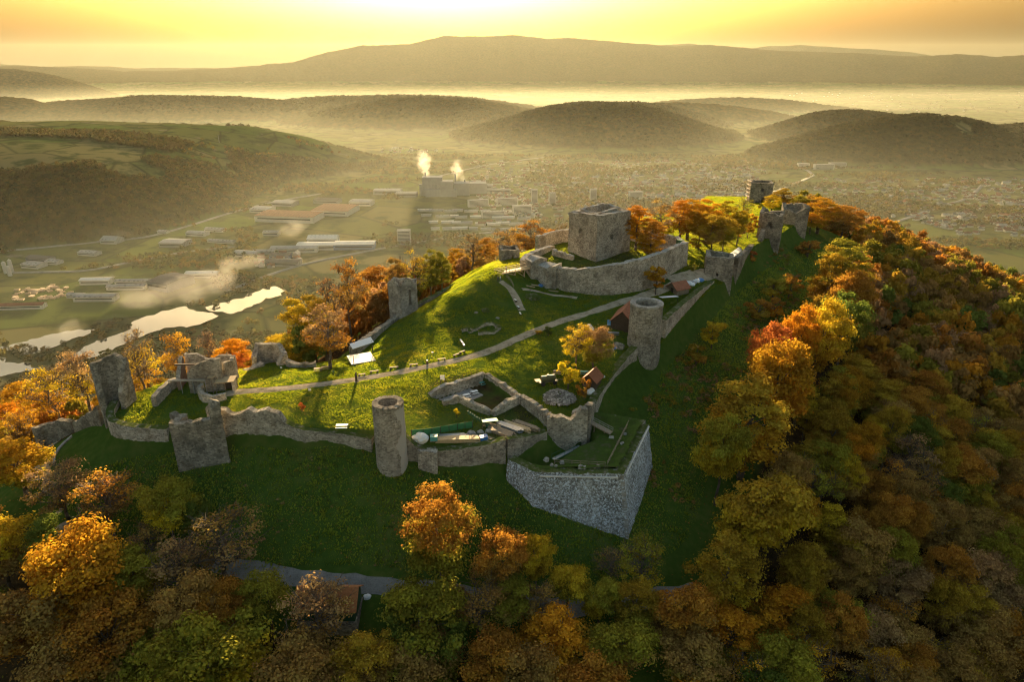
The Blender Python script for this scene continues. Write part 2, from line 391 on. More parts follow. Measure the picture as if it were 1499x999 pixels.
# ------------------------------------------------------------------ stone
def stone_mat(name, lo, hi, mortar, scale=2.0, stain=.5, plaster=None, spots=None):
    t = Nt(name); c = t.coords('Object')
    mp = t.n('Mapping'); mp.inputs['Scale'].default_value = (1, 1, 1.45); t.l(c, mp.inputs['Vector'])
    wob = t.n('TexNoise'); wob.inputs['Scale'].default_value = 1.2; t.l(mp.outputs[0], wob.inputs['Vector'])
    v0 = t.mix(.12, mp.outputs[0], wob.outputs[1], 'ADD')
    v = t.n('TexVoronoi', feature='F1'); v.inputs['Scale'].default_value = scale; t.l(v0, v.inputs['Vector'])
    ve = t.n('TexVoronoi', feature='DISTANCE_TO_EDGE'); ve.inputs['Scale'].default_value = scale; t.l(v0, ve.inputs['Vector'])
    sep = t.n('SeparateColor'); t.l(v.outputs['Color'], sep.inputs[0])
    base = t.ramp(sep.outputs[0], [(0, lo), (.45, tuple((a + b) / 2 for a, b in zip(lo, hi))), (1, hi)])
    big = t.noise(c, .22, 5, .65); med = t.noise(c, .9, 4)
    col = t.mix(t.ramp(ve.outputs['Distance'], [(.0, (1, 1, 1)), (.10, (0, 0, 0))]), base, mortar)
    col = t.mix(t.ramp(big, [(.36, (stain,) * 3), (.58, (0, 0, 0))]), col, tuple(x * .34 for x in lo))
    col = t.mix(t.ramp(t.noise(c, .35, 4), [(.55, (0, 0, 0)), (.7, (.55,) * 3)]), col, (.13, .10, .055))
    if spots:
        sv = t.noise(c, 2.4, 6, .8)
        col = t.mix(t.ramp(sv, [(.515, (0, 0, 0)), (.56, (.9,) * 3)]), col, spots)
    if plaster:
        px = t.n('SeparateXYZ'); t.l(c, px.inputs[0])
        side = t.math('MULTIPLY_ADD', px.outputs[0], .35); side.node.inputs[2].default_value = plaster
        f = t.math('ADD', t.noise(c, .30, 4, .6), side)
        col = t.mix(t.ramp(f, [(.60, (0, 0, 0)), (.62, (1, 1, 1))]), col, (.52, .47, .40))
    rnd = t.n('ObjectInfo').outputs['Random']
    hs = t.n('HueSaturation'); t.l(col, hs.inputs['Color']); t.l(t.math('MULTIPLY_ADD', rnd, .3), hs.inputs['Value']); hs.inputs['Value'].links[0].from_node.inputs[2].default_value = .85
    hgt = t.mix(.55, t.ramp(ve.outputs['Distance'], [(0, (0, 0, 0)), (.16, (1, 1, 1))]), med)
    return t.done(t.diff(hs.outputs[0], hgt, .9, .14))
M_STONE = stone_mat('rubble_stone', (.22, .19, .15), (.60, .53, .425), (.42, .37, .295), 2.1)
M_STONE2 = stone_mat('weathered_stone', (.18, .16, .125), (.50, .44, .35), (.31, .27, .21), 1.9, .7)
M_BASTION = stone_mat('pale_rubble', (.17, .165, .15), (.60, .59, .57), (.17, .16, .14), 2.7, .55, spots=(.72, .77, .84))
M_TOWER = stone_mat('plastered_stone', (.24, .205, .16), (.58, .51, .41), (.42, .37, .295), 2.1, .4, plaster=8.02)
M_CAP = stone_mat('pale_cap_stone', (.30, .28, .25), (.52, .49, .44), (.33, .30, .26), 1.8, .3)
def grass_top_mat():
    t = Nt('turf_on_stone'); c = t.coords('Object')
    n = t.noise(c, .9, 5, .7); m = t.noise(c, 4, 3)
    col = t.ramp(n, [(.36, (.22, .20, .17)), (.46, (.10, .11, .035)), (.62, (.055, .085, .016)), (.75, (.14, .12, .04))])
    return t.done(t.diff(col, t.mix(.5, n, m), .8, .15))
M_TURF = grass_top_mat()
M_WOOD = plain('grey_timber', (.26, .20, .135), .85, .4, 2.5); M_PLANK = plain('fresh_timber', (.46, .34, .19), .8, .25, 2.5)
M_DKWOOD = plain('dark_timber', (.075, .055, .038), .85, .35, 2.0)
M_TILE = plain('clay_tiles', (.30, .115, .06), .85, .35, 1.6); M_TILE2 = plain('orange_tiles', (.36, .14, .05), .85, .35, 2.2)
M_WHITE = plain('white_sheet', (.78, .78, .76), .6, .06); M_GREY = plain('grey_metal', (.35, .36, .37), .5, .2, 2, .5)
M_GREEN = plain('green_paint', (.03, .11, .055), .6, .3, 2); M_NET = plain('green_net', (.05, .20, .075), .75, .25, 1.2)
M_BLUE = plain('blue_sheet', (.06, .19, .45), .5, .2); M_OLIVE = plain('olive_paint', (.075, .085, .045), .6, .3, 2)
M_BLACK = plain('black_rubber', (.02, .02, .02), .8, .2); M_PATH = None
M_TEAL = plain('teal_board', (.10, .33, .30), .6, .2); M_DIRT = plain('bare_earth', (.20, .155, .105), .95, .35, .8)

def resample(pts, ds, closed):
    P = [Vector(p) for p in pts]; n = len(P); out = []; S = []; s = 0.0
    for i in range(n if closed else n - 1):
        a, b = P[i], P[(i + 1) % n]; L = (b - a).to_2d().length; k = max(1, int(round(L / ds)))
        for j in range(k): out.append(a.lerp(b, j / k)); S.append(s + L * j / k)
        s += L
    if not closed: out.append(P[-1].copy()); S.append(s)
    return out, S, s
def n1(x, seed=0.0): return mnoise.noise(Vector((x, seed * 7.31 + .5, seed)))
def wall(name, pts, th=1.4, closed=False, rag=.5, ds=.75, deep=1.0, batter=0.0, holes=(), mats=None, parent=None, seed=1.0, top_mat=1, base=None, jit=.09, smooth_path=False):
    """a rubble wall along pts (x, y, z of its top), ragged top, rough faces, real openings (s0, s1, z0, z1)"""
    P, S, L = resample(pts, ds, closed); n = len(P)
    if smooth_path:
        for _ in range(3):
            Q = [p.copy() for p in P]
            for i in range(1, n - 1): P[i] = (Q[i - 1] + Q[i] * 2 + Q[i + 1]) / 4
    nor = []
    for i in range(n):
        a = P[(i - 1) % n] if closed or i > 0 else P[i]; b = P[(i + 1) % n] if closed or i < n - 1 else P[i]
        d1 = (P[i] - a).to_2d(); d2 = (b - P[i]).to_2d()
        m1 = Vector((d1.y, -d1.x)).normalized() if d1.length > 1e-6 else None; m2 = Vector((d2.y, -d2.x)).normalized() if d2.length > 1e-6 else None
        if m1 is None: m = m2
        elif m2 is None: m = m1
        else:
            m = m1 + m2; m = m.normalized() if m.length > 1e-6 else m1; m = m / max(.5, m.dot(m1))
        nor.append(m)
    OX = np.array([(P[i].x + nor[i].x * (th / 2 + .6), P[i].y + nor[i].y * (th / 2 + .6)) for i in range(n)]); IX = np.array([(P[i].x - nor[i].x * (th / 2 + .3), P[i].y - nor[i].y * (th / 2 + .3)) for i in range(n)])
    if base is None:
        go = height(OX[:, 0], OX[:, 1])[0] - deep; gi = height(IX[:, 0], IX[:, 1])[0] - deep
    else: go = np.full(n, base); gi = np.full(n, base)
    top = []
    for i in range(n):
        s = S[i]; r = rag * (n1(s * .55, seed) * .9 + n1(s * 1.7, seed + 3) * .6)
        q = n1(s * .35, seed + 9)
        if q > .25: r += rag * .5
        if q < -.35: r -= rag * .7
        top.append(P[i].z + r)
    K = max(2, int(math.ceil(max(top[i] - min(go[i], gi[i]) for i in range(n)) / .95)))
    mb = MB(); o = {}; q = {}
    for i in range(n):
        for k in range(K + 1):
            f = k / K
            for (D, g, sgn) in ((o, go, 1), (q, gi, -1)):
                gb = min(g[i], top[i] - .3)
                z = gb + (top[i] - gb) * f
                off = th / 2 + (batter * (top[i] - z) if sgn > 0 else 0)
                jn = jit * 1.6 * mnoise.noise(Vector((P[i].x * .9 + 3 * sgn, P[i].y * .9, z * .9 + seed))) + jit * .8 * mnoise.noise(Vector((P[i].x * 2.3, P[i].y * 2.3, z * 2.3 + 4 * sgn)))
                c = sgn * (off + jn)
                D[(i, k)] = len(mb.v); mb.v.append((P[i].x + nor[i].x * c, P[i].y + nor[i].y * c, z))
    cols = n if closed else n - 1
    def is_hole(i, k):
        if k <= 0 and False: return False
        j = (i + 1) % n; s = S[i] + .5 * ds
        gb = min(go[i], gi[i], top[i] - .3); z = gb + (top[i] - gb) * (k + .5) / K
        for h in holes:
            if h[0] < s < h[1] and h[2] < z < h[3]:
                if len(h) > 4:                       # arched head
                    mid = (h[0] + h[1]) / 2; w2 = (h[1] - h[0]) / 2; sp = h[3] - w2
                    if z > sp and ((s - mid) / w2) ** 2 + ((z - sp) / w2) ** 2 > 1.15: continue
                return True
        return False
    H = {(i, k): is_hole(i, k) for i in range(cols) for k in range(K)} if holes else {}
    def face(a, m=0): mb.f.append(tuple(a)); mb.m.append(m)
    for i in range(cols):
        j = (i + 1) % n
        for k in range(K):
            if H.get((i, k)): continue
            face((o[i, k], o[j, k], o[j, k + 1], o[i, k + 1])); face((q[j, k], q[i, k], q[i, k + 1], q[j, k + 1]))
            if H:
                for (ii, kk, e) in (((i - 1) % cols if closed else i - 1, k, (i, k, i, k + 1)), ((i + 1) % cols if closed else i + 1, k, (j, k + 1, j, k)), (i, k - 1, (j, k, i, k)), (i, k + 1, (i, k + 1, j, k + 1))):
                    if H.get((ii, kk)): face((o[e[0], e[1]], o[e[2], e[3]], q[e[2], e[3]], q[e[0], e[1]]))
        if not H.get((i, K - 1)): face((o[i, K], o[j, K], q[j, K], q[i, K]), top_mat)
    if not closed:
        for k in range(K): face((q[0, k], o[0, k], o[0, k + 1], q[0, k + 1])); face((o[n - 1, k], q[n - 1, k], q[n - 1, k + 1], o[n - 1, k + 1]))
    return mb.build(name, mats or [M_STONE, M_STONE], parent)
def px(*rows): return [at_y(u, v, Y) for (u, v, Y) in rows]
def round_tower(name, x, y, r, ztop, th, mats, parent=None, rag=.35, seed=1, batter=.0, holes=()):
    pts = [(x + r * math.cos(a), y + r * math.sin(a), ztop) for a in np.linspace(0, 2 * math.pi, 24, endpoint=False)]
    return wall(name, pts, th, True, rag, .8, 1.0, batter, holes, mats, parent, seed, jit=.07)
def box_path(c, wx, wy, rz, tops):
    out = []
    for (sx, sy), z in zip(((-1, -1), (1, -1), (1, 1), (-1, 1)), tops):
        p = Matrix.Rotation(rz, 2) @ Vector((sx * wx / 2, sy * wy / 2)); out.append((c[0] + p.x, c[1] + p.y, z))
    return out
SS = [M_STONE, M_STONE]; SG = [M_STONE, M_TURF]; S2 = [M_STONE2, M_STONE2]

# ------------------------------------------------------------------ the castle: outer walls from the left tower to the bastion
tag(wall('curtain_wall', px((168,586.5,141),(160,600.5,137.5),(163,614.6,134),(179,620,132),(207.5,624.4,130.5),(247,625.8,129.0)), 1.7, rag=.18, mats=SG, seed=2, smooth_path=True),
    'low curved rubble wall sweeping round the lawn from dark corner tower', 'wall', 'outer walls of the castle')
# square block tower, open at the back
t_ = empty('block_tower', (-66, 127, 0))
def child_of(o, p): o.parent = p; o.matrix_parent_inverse = Matrix.Translation(p.location).inverted(); return o
A_ = px((249,619,123.2),(316,603,123.6),(320,598,131),(262,603,131))
child_of(wall('tower_wall', [A_[0], (A_[0].lerp(A_[1], .45).x, 123.4, A_[0].z - .2), (A_[1].x - 1.2, 123.6, A_[0].z + 1.3), (A_[1].x, A_[1].y, A_[1].z + 2.5), (A_[2].x, 127, A_[2].z + 2.0)], 1.5, rag=.5, mats=S2, seed=4, deep=3), t_)
child_of(wall('rear_wall', [(A_[2].x, 127.6, A_[2].z + 1.0), (A_[2].x + .2, 131, A_[2].z - .6)], 1.4, rag=.6, mats=S2, seed=5), t_)
child_of(wall('side_wall', [(A_[3].x - 1.2, 130.5, A_[3].z + .2), (A_[0].x + .2, 128.2, A_[3].z + .4), (A_[0].x, 124.2, A_[0].z - .2)], 1.5, rag=.5, mats=S2, seed=6, deep=2), t_)
tag(t_, 'square ruined block tower bulging from the front wall, broken top open to sky', 'tower')
tag(wall('curtain_wall', px((322,598,127),(342,601,127),(353,603.5,126.9),(376,601,126.6),(392,602,126.4),(409,607,126.2),(417,614,126)), 1.5, rag=.75, mats=SS, seed=11, deep=1.5),
    'tall ragged wall with battlement stumps right of the square block tower', 'wall', 'outer walls of the castle')
tag(wall('curtain_wall', px((417.5,617,126),(430,623,125.7),(446,627,125.2),(479,630.5,124.7),(513,634.5,123.6),(545,640.5,122.4)), 1.5, rag=.2, mats=SG, seed=12, deep=1.5),
    'low turf topped wall edging the lawn up to the slim round tower', 'wall', 'outer walls of the castle')
t_ = empty('round_tower', (-24.6, 120.6, 0))
child_of(round_tower('tower_wall', -24.7, 120.8, 2.5, 16.3, 1.15, [M_TOWER, M_STONE], None, .35, 3, .012), t_)
cp = MB()
for k in range(16):
    a = 2 * math.pi * k / 16; cp.box((-24.7 + 2.5 * math.cos(a), 120.8 + 2.5 * math.sin(a), 16.5 + .2 * n1(k * .9, 2)), (1.2, 1.0, .5 + .3 * random.random()), a + .1 * random.random())
child_of(cp.build('parapet', M_STONE), t_)
tag(t_, 'slim hollow round tower with plaster patches on its right flank', 'tower')
tag(wall('curtain_wall', px((592,634,121.6),(600,645,121.7),(608,652,121.8),(638.5,657.5,121.9),(672,655,122.1),(706,650,122.6),(739,641.5,123.6)), 1.7, rag=.16, mats=SG, seed=14, deep=3.0, smooth_path=True),
    'grass capped wall below the timber yard between slim tower and bastion', 'wall', 'outer walls of the castle')
tag(wall('buttress', px((612,657,121.0),(640,661,120.8)), 1.6, rag=.2, mats=SS, seed=15, deep=3.0, batter=.06), 'battered stone buttress against the wall below timber yard', 'buttress')
tag(wall('retaining_wall', px((741,640.5,124.2),(753,640.5,125),(775,636,127),(798,631,129.3)), 1.5, rag=.3, mats=SG, seed=16, deep=7), 'stone retaining wall above the sunken court, ending at the gatehouse', 'wall')

# bastion: battered walls, white cornice, turf terrace
BA = px((748,670,121.5),(786,688,117.4),(907,690,116.2),(943,618,134.0),(905,609,137.5),(876,606,139.5))
bas = empty('bastion', (13, 122, 0))
child_of(wall('bastion_wall', [BA[0], BA[1], BA[2], (BA[3].x, BA[3].y, BA[3].z - .5)], 2.0, rag=.22, ds=.8, mats=[M_BASTION, M_TURF], batter=.17, seed=17, deep=4.0, jit=.12), bas)
child_of(wall('rear_rampart', [BA[3], (BA[4].x, BA[4].y, BA[4].z - .5), (BA[5].x, BA[5].y, BA[5].z)], 1.8, rag=.15, mats=SG, seed=18, deep=3), bas)
cn = MB()
def off_pt(a, b, o, dz): d = (b - a).to_2d().normalized(); return lambda p: Vector((p.x + d.y * o, p.y - d.x * o, p.z + dz))
for (i, j) in ((1, 2), (2, 3)):
    f = off_pt(BA[i], BA[j], 1.22, -.75); a = f(BA[i]); b = f(BA[j]); d = (b - a).normalized()
    cn.bar(a + d * (.6 if i == 1 else .2), b - d * .3, .19, n=8)
child_of(cn.build('cornice', plain('pale_cornice', (.60, .57, .52), .8, .15, 1.0), smooth=False), bas)
qn = MB(); qa = BA[2]
nrm1 = (BA[2] - BA[1]).to_2d().normalized(); nrm2 = (BA[3] - BA[2]).to_2d().normalized(); out = Vector((nrm1.y + nrm2.y, -nrm1.x - nrm2.x)); out = out / max(.5, out.dot(Vector((nrm1.y, -nrm1.x))))
for k in range(20):
    z = qa.z - .5 - k * .72; o_ = 1.0 + .17 * (qa.z - z) - .12; w1 = random.uniform(.7, 1.3); q = Vector((qa.x, qa.y)) + out * o_
    qn.box((q.x - nrm1.x * .25 + nrm2.x * .25, q.y - nrm1.y * .25 + nrm2.y * .25, z), (w1 * .8, w1 * .8, .62), math.atan2(nrm1.y, nrm1.x) + .05 * random.random(), tilt=(R(8), R(-6)))
child_of(qn.build('quoin', M_CAP), bas)
# terrace turf inside the bastion, with a lower court beside the gatehouse
tp = [BA[0], BA[1], BA[2], BA[3], BA[4], BA[5], Vector((18, 138, 3)), Vector((6, 129, 3)), Vector((-2, 124, 3))]
xs = np.arange(-3, 33, .6); ys = np.arange(114, 142, .6); X_, Y_ = np.meshgrid(xs, ys, indexing='ij')
d_, _, _, in_ = poly_dist(X_, Y_, [(p.x, p.y) for p in tp])
dd_, _, _, inp = poly_dist(X_, Y_, [(1.5, 121.5), (6.5, 119.6), (9, 121), (13.5, 126), (19, 130), (17.5, 137), (6, 129), (-.5, 124.2)])
Z_ = 2.5 + .06 * (X_ - 10) + .05 * (Y_ - 118) * .6 + .22 * fbm(X_ / 3, Y_ / 3, 3) - 4.0 * sstep(-.2, 2.2, np.where(inp, dd_, -dd_)) + 1.1 * sstep(3.4, .6, d_) * (X_ > 4)
ix = np.arange(X_.size).reshape(X_.shape); qf = np.stack([ix[:-1, :-1], ix[1:, :-1], ix[1:, 1:], ix[:-1, 1:]], -1).reshape(-1, 4)
ok = (in_ & (d_ > .2)); qf = qf[ok[:-1, :-1].ravel() & ok[1:, 1:].ravel()]
t = Nt('terrace_turf'); c = t.coords('Object'); nz = t.noise(c, .5, 5, .65)
M_TERR = t.done(t.diff(t.ramp(nz, [(.32, (.10, .095, .05)), (.45, (.055, .085, .018)), (.62, (.075, .115, .022)), (.74, (.13, .11, .05))]), t.noise(c, 3, 4), .8, .15))
child_of(np_mesh('terrace', np.stack([X_, Y_, Z_], -1).reshape(-1, 3), qf, M_TERR, smooth=True), bas)
for k, (uu, vv) in enumerate([(800,670),(808,678),(814,680),(850,681),(856,682.5),(870,683),(876,681),(925,628),(929,623.5),(934,626),(915,636),(911,650),(823,674),(895,641)]):
    q = at_z(uu, vv, 4.0); zz = 3.0 if uu < 890 else 3.6
    child_of(MB().box((q.x, q.y, zz + .5), (random.uniform(.5, 1.3), random.uniform(.4, .9), random.uniform(.5, .8)), random.random() * 3, tilt=(random.random() * .5, random.random() * .5), taper=.75).build('coping_stone', M_CAP), bas)
tag(bas, 'angular artillery bastion with battered pale walls, white cornice and turf terrace', 'bastion')

# gatehouse ruin
gh = empty('gatehouse', (13, 133, 0))
G = px((801,610,130.2),(860,600,131.0),(866,592,137.0),(812,604,137.5))
child_of(wall('front_wall', [(G[0].x, G[0].y, G[0].z - .3), (G[0].x + 3, 130.4, G[0].z + .2), (G[0].x + 5.2, 130.6, G[0].z - .9), (G[1].x - 1.5, 130.9, G[1].z + .7), G[1]], 1.5, rag=.45, mats=SS, seed=21, base=-2.5, ds=.5, holes=((6.0, 7.8, -2, 1.9, 1),)), gh)
child_of(wall('side_wall', [(G[1].x + .1, G[1].y + .9, G[1].z + .5), (G[2].x, G[2].y, G[2].z + .6)], 1.5, rag=.5, mats=SS, seed=22, base=-2.5), gh)
child_of(wall('rear_wall', [(G[2].x - .9, G[2].y + .2, G[2].z - .6), (G[3].x, G[3].y, G[3].z - 1.2)], 1.3, rag=.6, mats=SS, seed=23), gh)
child_of(wall('left_wall', [(G[0].x, G[0].y + .9, G[0].z - .8), (G[0].x + .6, 136, G[0].z - 2)], 1.3, rag=.5, mats=SS, seed=24, base=-1), gh)
tag(gh, 'roofless gatehouse ruin with small arched doorway above the bastion court', 'ruin')
# palace walls by the timber yard
pal = empty('palace_ruin', (-4, 142, 0))
W_, N_, E_ = px((628,573,139.5),(708,546,149.3),(756,574,140.5))
child_of(wall('long_wall', [(W_.x, W_.y, W_.z - .6), (W_.x + 2, W_.y + 1.6, W_.z + .3), N_], 1.1, rag=.3, mats=[M_STONE, M_CAP], seed=31), pal)
child_of(wall('end_wall', [(N_.x + .7, N_.y - .6, N_.z + .3), (N_.x + 3.5, N_.y - 4, N_.z - .2), E_], 1.1, rag=.35, mats=SS, seed=32), pal)
F1, F2, F3 = px((648,588,136.6),(670,578,138.6),(718,601,134.4))
child_of(wall('broken_wall', [F1, (F1.x + 1.5, F1.y + .9, F1.z + .2), F2], 1.0, rag=.2, mats=[M_STONE, M_CAP], seed=33), pal)
child_of(wall('front_wall', [(F2.x + .5, F2.y - .3, F2.z), (F2.x + 3, F2.y - 2, F2.z - .6), F3], 1.1, rag=.4, mats=SS, seed=34), pal)
child_of(wall('gable_wall', px((721,602,134.0),(735,592,135.6),(748,583,137.4),(762,578,139.2)), 1.2, rag=.35, mats=SS, seed=35, deep=2), pal)
child_of(wall('side_wall', px((763,579,139.0),(772,584,137.4),(790,595,134.2),(801,605,131.4)), 1.2, rag=.4, mats=SS, seed=36, deep=3), pal)
fl = MB(); c0 = at_z(690, 575, 8.9)
fl.box((-12.2, 141.6, 7.1), (9.4, 6.0, .4), R(44)); child_of(fl.build('stone_floor', plain('floor_slabs', (.30, .28, .26), .9, .2, 1.2)), pal)
tag(pal, 'roofless palace walls round a paved room beside the timber yard', 'ruin')

# right-hand wall, second round tower, square tower, upper towers
tag(wall('curtain_wall', px((866,590,139.5),(872,578,143.5),(880,566,147.5),(895,546,153.5),(915,521,160.5),(929,507,164.8)), 2.0, rag=.18, mats=SG, seed=41, deep=2.5, smooth_path=True),
    'turf topped curtain wall climbing from gatehouse to the stout round tower', 'wall', 'outer walls of the castle')
t_ = empty('round_tower', (35.4, 169, 0))
child_of(round_tower('tower_wall', 35.3, 169, 3.6, 20.4, 1.3, [M_STONE, M_CAP], None, .1, 42, .012), t_)
rm = MB()
for k in range(30):
    a = 2 * math.pi * k / 30; rm.box((35.3 + 3.62 * math.cos(a), 169 + 3.62 * math.sin(a), 20.7), (1.42, .84, .5), a)
child_of(rm.build('parapet', M_CAP), t_)
md = MB(); md.bar((35.3, 169, 17.6), (35.3, 169, 18.0), 3.2, n=20); child_of(md.build('inner_deck', M_DKWOOD), t_)
bb = MB(); bb.box((35.4, 168.4, 19.2), (3.6, .8, .2), R(-25), tilt=(0, .12)); child_of(bb.build('white_board', M_WHITE), t_)
tag(t_, 'stout round tower with neat pale parapet ring beside the red roofed house', 'tower')
tag(wall('curtain_wall', px((971,468,174.5),(985,455,182),(1008,435.5,196),(1030,419,209),(1042,411,217)), 1.8, rag=.3, mats=SG, seed=43, deep=2),
    'straight curtain wall between the stout round tower and square tower', 'wall', 'outer walls of the castle')
t_ = empty('square_tower', (70, 224, 0)); zc = at_y(1057, 377, 220).z
child_of(wall('tower_wall', box_path((70.2, 224.2), 7.6, 7.6, R(-14), (zc - .1, zc, zc - .5, zc)), 1.4, True, .35, mats=S2, seed=44, deep=5, holes=((3.0, 4.0, 12.4, 13.8), (3.2, 4.4, 8.0, 9.4))), t_)
st = MB(); st.box((70.2, 224.2, zc - 2.4), (5.8, 5.8, .4), R(-14)); child_of(st.build('turf_deck', M_TURF), t_)
tag(t_, 'square wall tower with small openings and turf roof on right-hand wall', 'tower')
tag(wall('curtain_wall', px((1078,377,226),(1090,367,243),(1101,358,262)), 1.6, rag=.35, mats=S2, seed=45, deep=2), 'short wall climbing from the square tower towards the twin ruins', 'wall', 'outer walls of the castle')
sh = MB()
for (a, b) in (((1066,381,229), (1082,370,246)), ((1082,370,246.2), (1094,361,260))):
    a = at_y(*a); b = at_y(*b); m = (a + b) / 2; d = b - a; sh.box((m.x - 1.5, m.y, m.z - .3), (2.6, d.to_2d().length * .96, .18), math.atan2(-d.x, d.y), tilt=(math.atan2(d.z, d.to_2d().length), .2))
tag(sh.build('lean_to_roof', M_WHITE), 'white sheet roof of a lean-to behind the wall above square tower', 'roof')
t_ = empty('ruined_tower', (106, 276, 0)); zt = at_y(1125, 312, 274).z
child_of(wall('tower_wall', box_path((106, 277), 7.6, 8, R(-24), (zt + .2, zt - .6, zt - 1, zt + .3)), 1.4, True, .7, mats=S2, seed=46, deep=5, holes=((3.2, 4.2, zt - 5.5, zt - 3.2),)), t_)
child_of(wall('wall_stub', [(101.2, 271.5, zt - 6), (99.0, 268, zt - 9.5)], 1.6, rag=.9, mats=S2, seed=47, deep=2), t_)
tag(t_, 'lower of the two dark ruined towers on the crest, single slit window', 'tower')
t_ = empty('ruined_tower', (123, 299, 0)); zt = at_y(1160, 303, 297).z
child_of(wall('tower_wall', [(119, 296.5, zt - 1), (123, 294.3, zt - 2.2), (128, 295.2, zt + .4), (128.5, 302, zt + .8), (121, 304, zt)], 1.5, True, .9, mats=S2, seed=48, deep=5), t_)
child_of(wall('wall_stub', [(117.8, 294.5, zt - 7), (112, 287, zt - 9)], 1.6, rag=1.0, mats=S2, seed=49, deep=2), t_)
tag(t_, 'upper of the two dark ruined towers, jagged beside the orange forest edge', 'tower')
t_ = empty('gate_tower', (130, 362, 0)); zt = at_y(1113, 267.5, 358).z
child_of(wall('tower_wall', box_path((130.5, 362), 9.6, 9.0, R(-12), (zt - .1, zt - .2, zt, zt)), 1.3, True, .3, mats=S2, seed=50, deep=2, holes=((4.3, 5.7, zt - 4.6, zt - 2.6), (5.3, 7.1, zt - 11.2, zt - 7.4, 1))), t_)
tag(t_, 'distant square tower with window holes standing above golden trees', 'tower')
sc_ = MB(); bx, by = 123.8, 360.5
for (x, y) in ((0, 0), (1.4, -.4), (0, 5), (1.4, 5)): sc_.bar((bx + x, by + y, gz(bx + x, by + y) - .3), (bx + x, by + y, zt + 1.5), .09)
for k in range(7):
    z = zt + .8 - 2 * k
    for (a, b) in (((0, 0), (1.4, -.4)), ((0, 0), (0, 5)), ((1.4, -.4), (1.4, 5))): sc_.bar((bx + a[0], by + a[1], z), (bx + b[0], by + b[1], z), .07)
    sc_.box((bx + .7, by + 2.4, z - .7), (1.3, 5, .1))
tag(sc_.build('scaffolding', M_WOOD), 'thin scaffolding climbing left side of the distant square tower', 'scaffold')

# keep and its ring wall
kp = empty('keep', (30, 231, 0))
KC = [(27.8, 220.6), (39.3, 231.5), (32.4, 241.0), (20.8, 230.3)]
kz = [32.9, 32.2, 32.4, 32.0]
child_of(wall('keep_wall', [(x, y, z) for (x, y), z in zip(KC, kz)], 2.0, True, .32, .85, 2.0, .012, ((6.2, 7.2, 24, 25.6), (48, 49, 26, 27.6)), [M_STONE, M_CAP], None, 61, jit=.1), kp)
child_of(wall('inner_wall', [(28, 224.5, 32.6), (36.0, 232, 33.2), (31.6, 238, 33.6), (24, 231, 32.8)], 1.2, True, .4, mats=[M_STONE, M_CAP], seed=62, base=28), kp)
fk = MB(); fk.box((30.1, 231, 30.4), (14, 12.4, .4), R(43)); child_of(fk.build('roof_deck', M_STONE2), kp)
tag(kp, 'massive square stone keep on the mound, pale weathered upper storey', 'keep')
RW = px((816,392,205.5),(834,392.5,201.5),(851,394,199.8),(874,391,197.6),(896,387,197.2),(918,383.5,199.0),(938,379,202.0),(955,373.5,206.0),(969,368.5,210.0),(985,361.5,216.5),(997,357,221.5),(1004,354,225.0))
ring = empty('ring_wall', (35, 205, 0))
child_of(wall('outer_wall', RW, 1.9, rag=.36, mats=[M_STONE, M_CAP], seed=63, deep=2.2, batter=.03), ring)
child_of(wall('rear_wall', [(RW[-1].x - .4, RW[-1].y + 2, RW[-1].z - .6), (58, 236, 22.0), (50, 246, 21.5), (44, 252, 21.5), (32, 256, 21), (18, 252, 20.6), (9, 243, 20.6)], 1.6, rag=.35, mats=[M_STONE, M_CAP], seed=64, deep=2), ring)
child_of(wall('left_wall', px((809,359,236),(790,365,227),(771,373,217.5),(765,381,211.5)), 1.8, rag=.25, mats=[M_STONE, M_CAP], seed=65, deep=2), ring)
child_of(wall('inner_wall', px((1000,358,226),(985,362,232),(968,360,238),(948,353,246)), 1.2, rag=.3, mats=SS, seed=66, deep=1), ring)
tag(ring, 'long curved ring wall of pale rubble enclosing the keep', 'wall')
for (rows, lab, sd) in ((((773,381,208.0),(783,376,209.0),(794,377,211.0)), 'rounded pale wall stump left of the keep at the bridge end', 67), (((793,390,205.0),(804,385,206.5),(818,387,205.0)), 'broken pale wall block in front of the keep, right of bridge', 68)):
    tag(wall('wall_fragment', px(*rows), 4.6, rag=.45, ds=.8, mats=[M_STONE, M_CAP], seed=sd, deep=2.5, jit=.25), lab, 'ruin', 'broken wall blocks by the timber bridge')
tag(wall('wall_fragment', [(14, 226, 20.3), (17.5, 222, 20.0), (20.5, 220.5, 19.3)], 1.4, rag=.5, mats=[M_STONE, M_CAP], seed=69), 'low pale wall remnant inside the ring at keep foot', 'ruin', 'low ruins round the keep')
tag(wall('wall_fragment', [(42, 219, 18.9), (47, 222, 19.4), (50, 227, 19.2), (46, 232, 19.6)], 1.2, rag=.4, mats=SS, seed=70), 'low inner foundation right of the keep within the ring', 'ruin', 'low ruins round the keep')
cb = MB(); cb.box((57.2, 227.6, 21.8), (1.9, 1.9, 2.2), .3); cb.box((57.2, 227.6, 22.98), (2.1, 2.1, .12), .3)
tag(cb.build('site_cabin', M_GREEN), 'small green site cabin inside right end of ring wall', 'cabin')

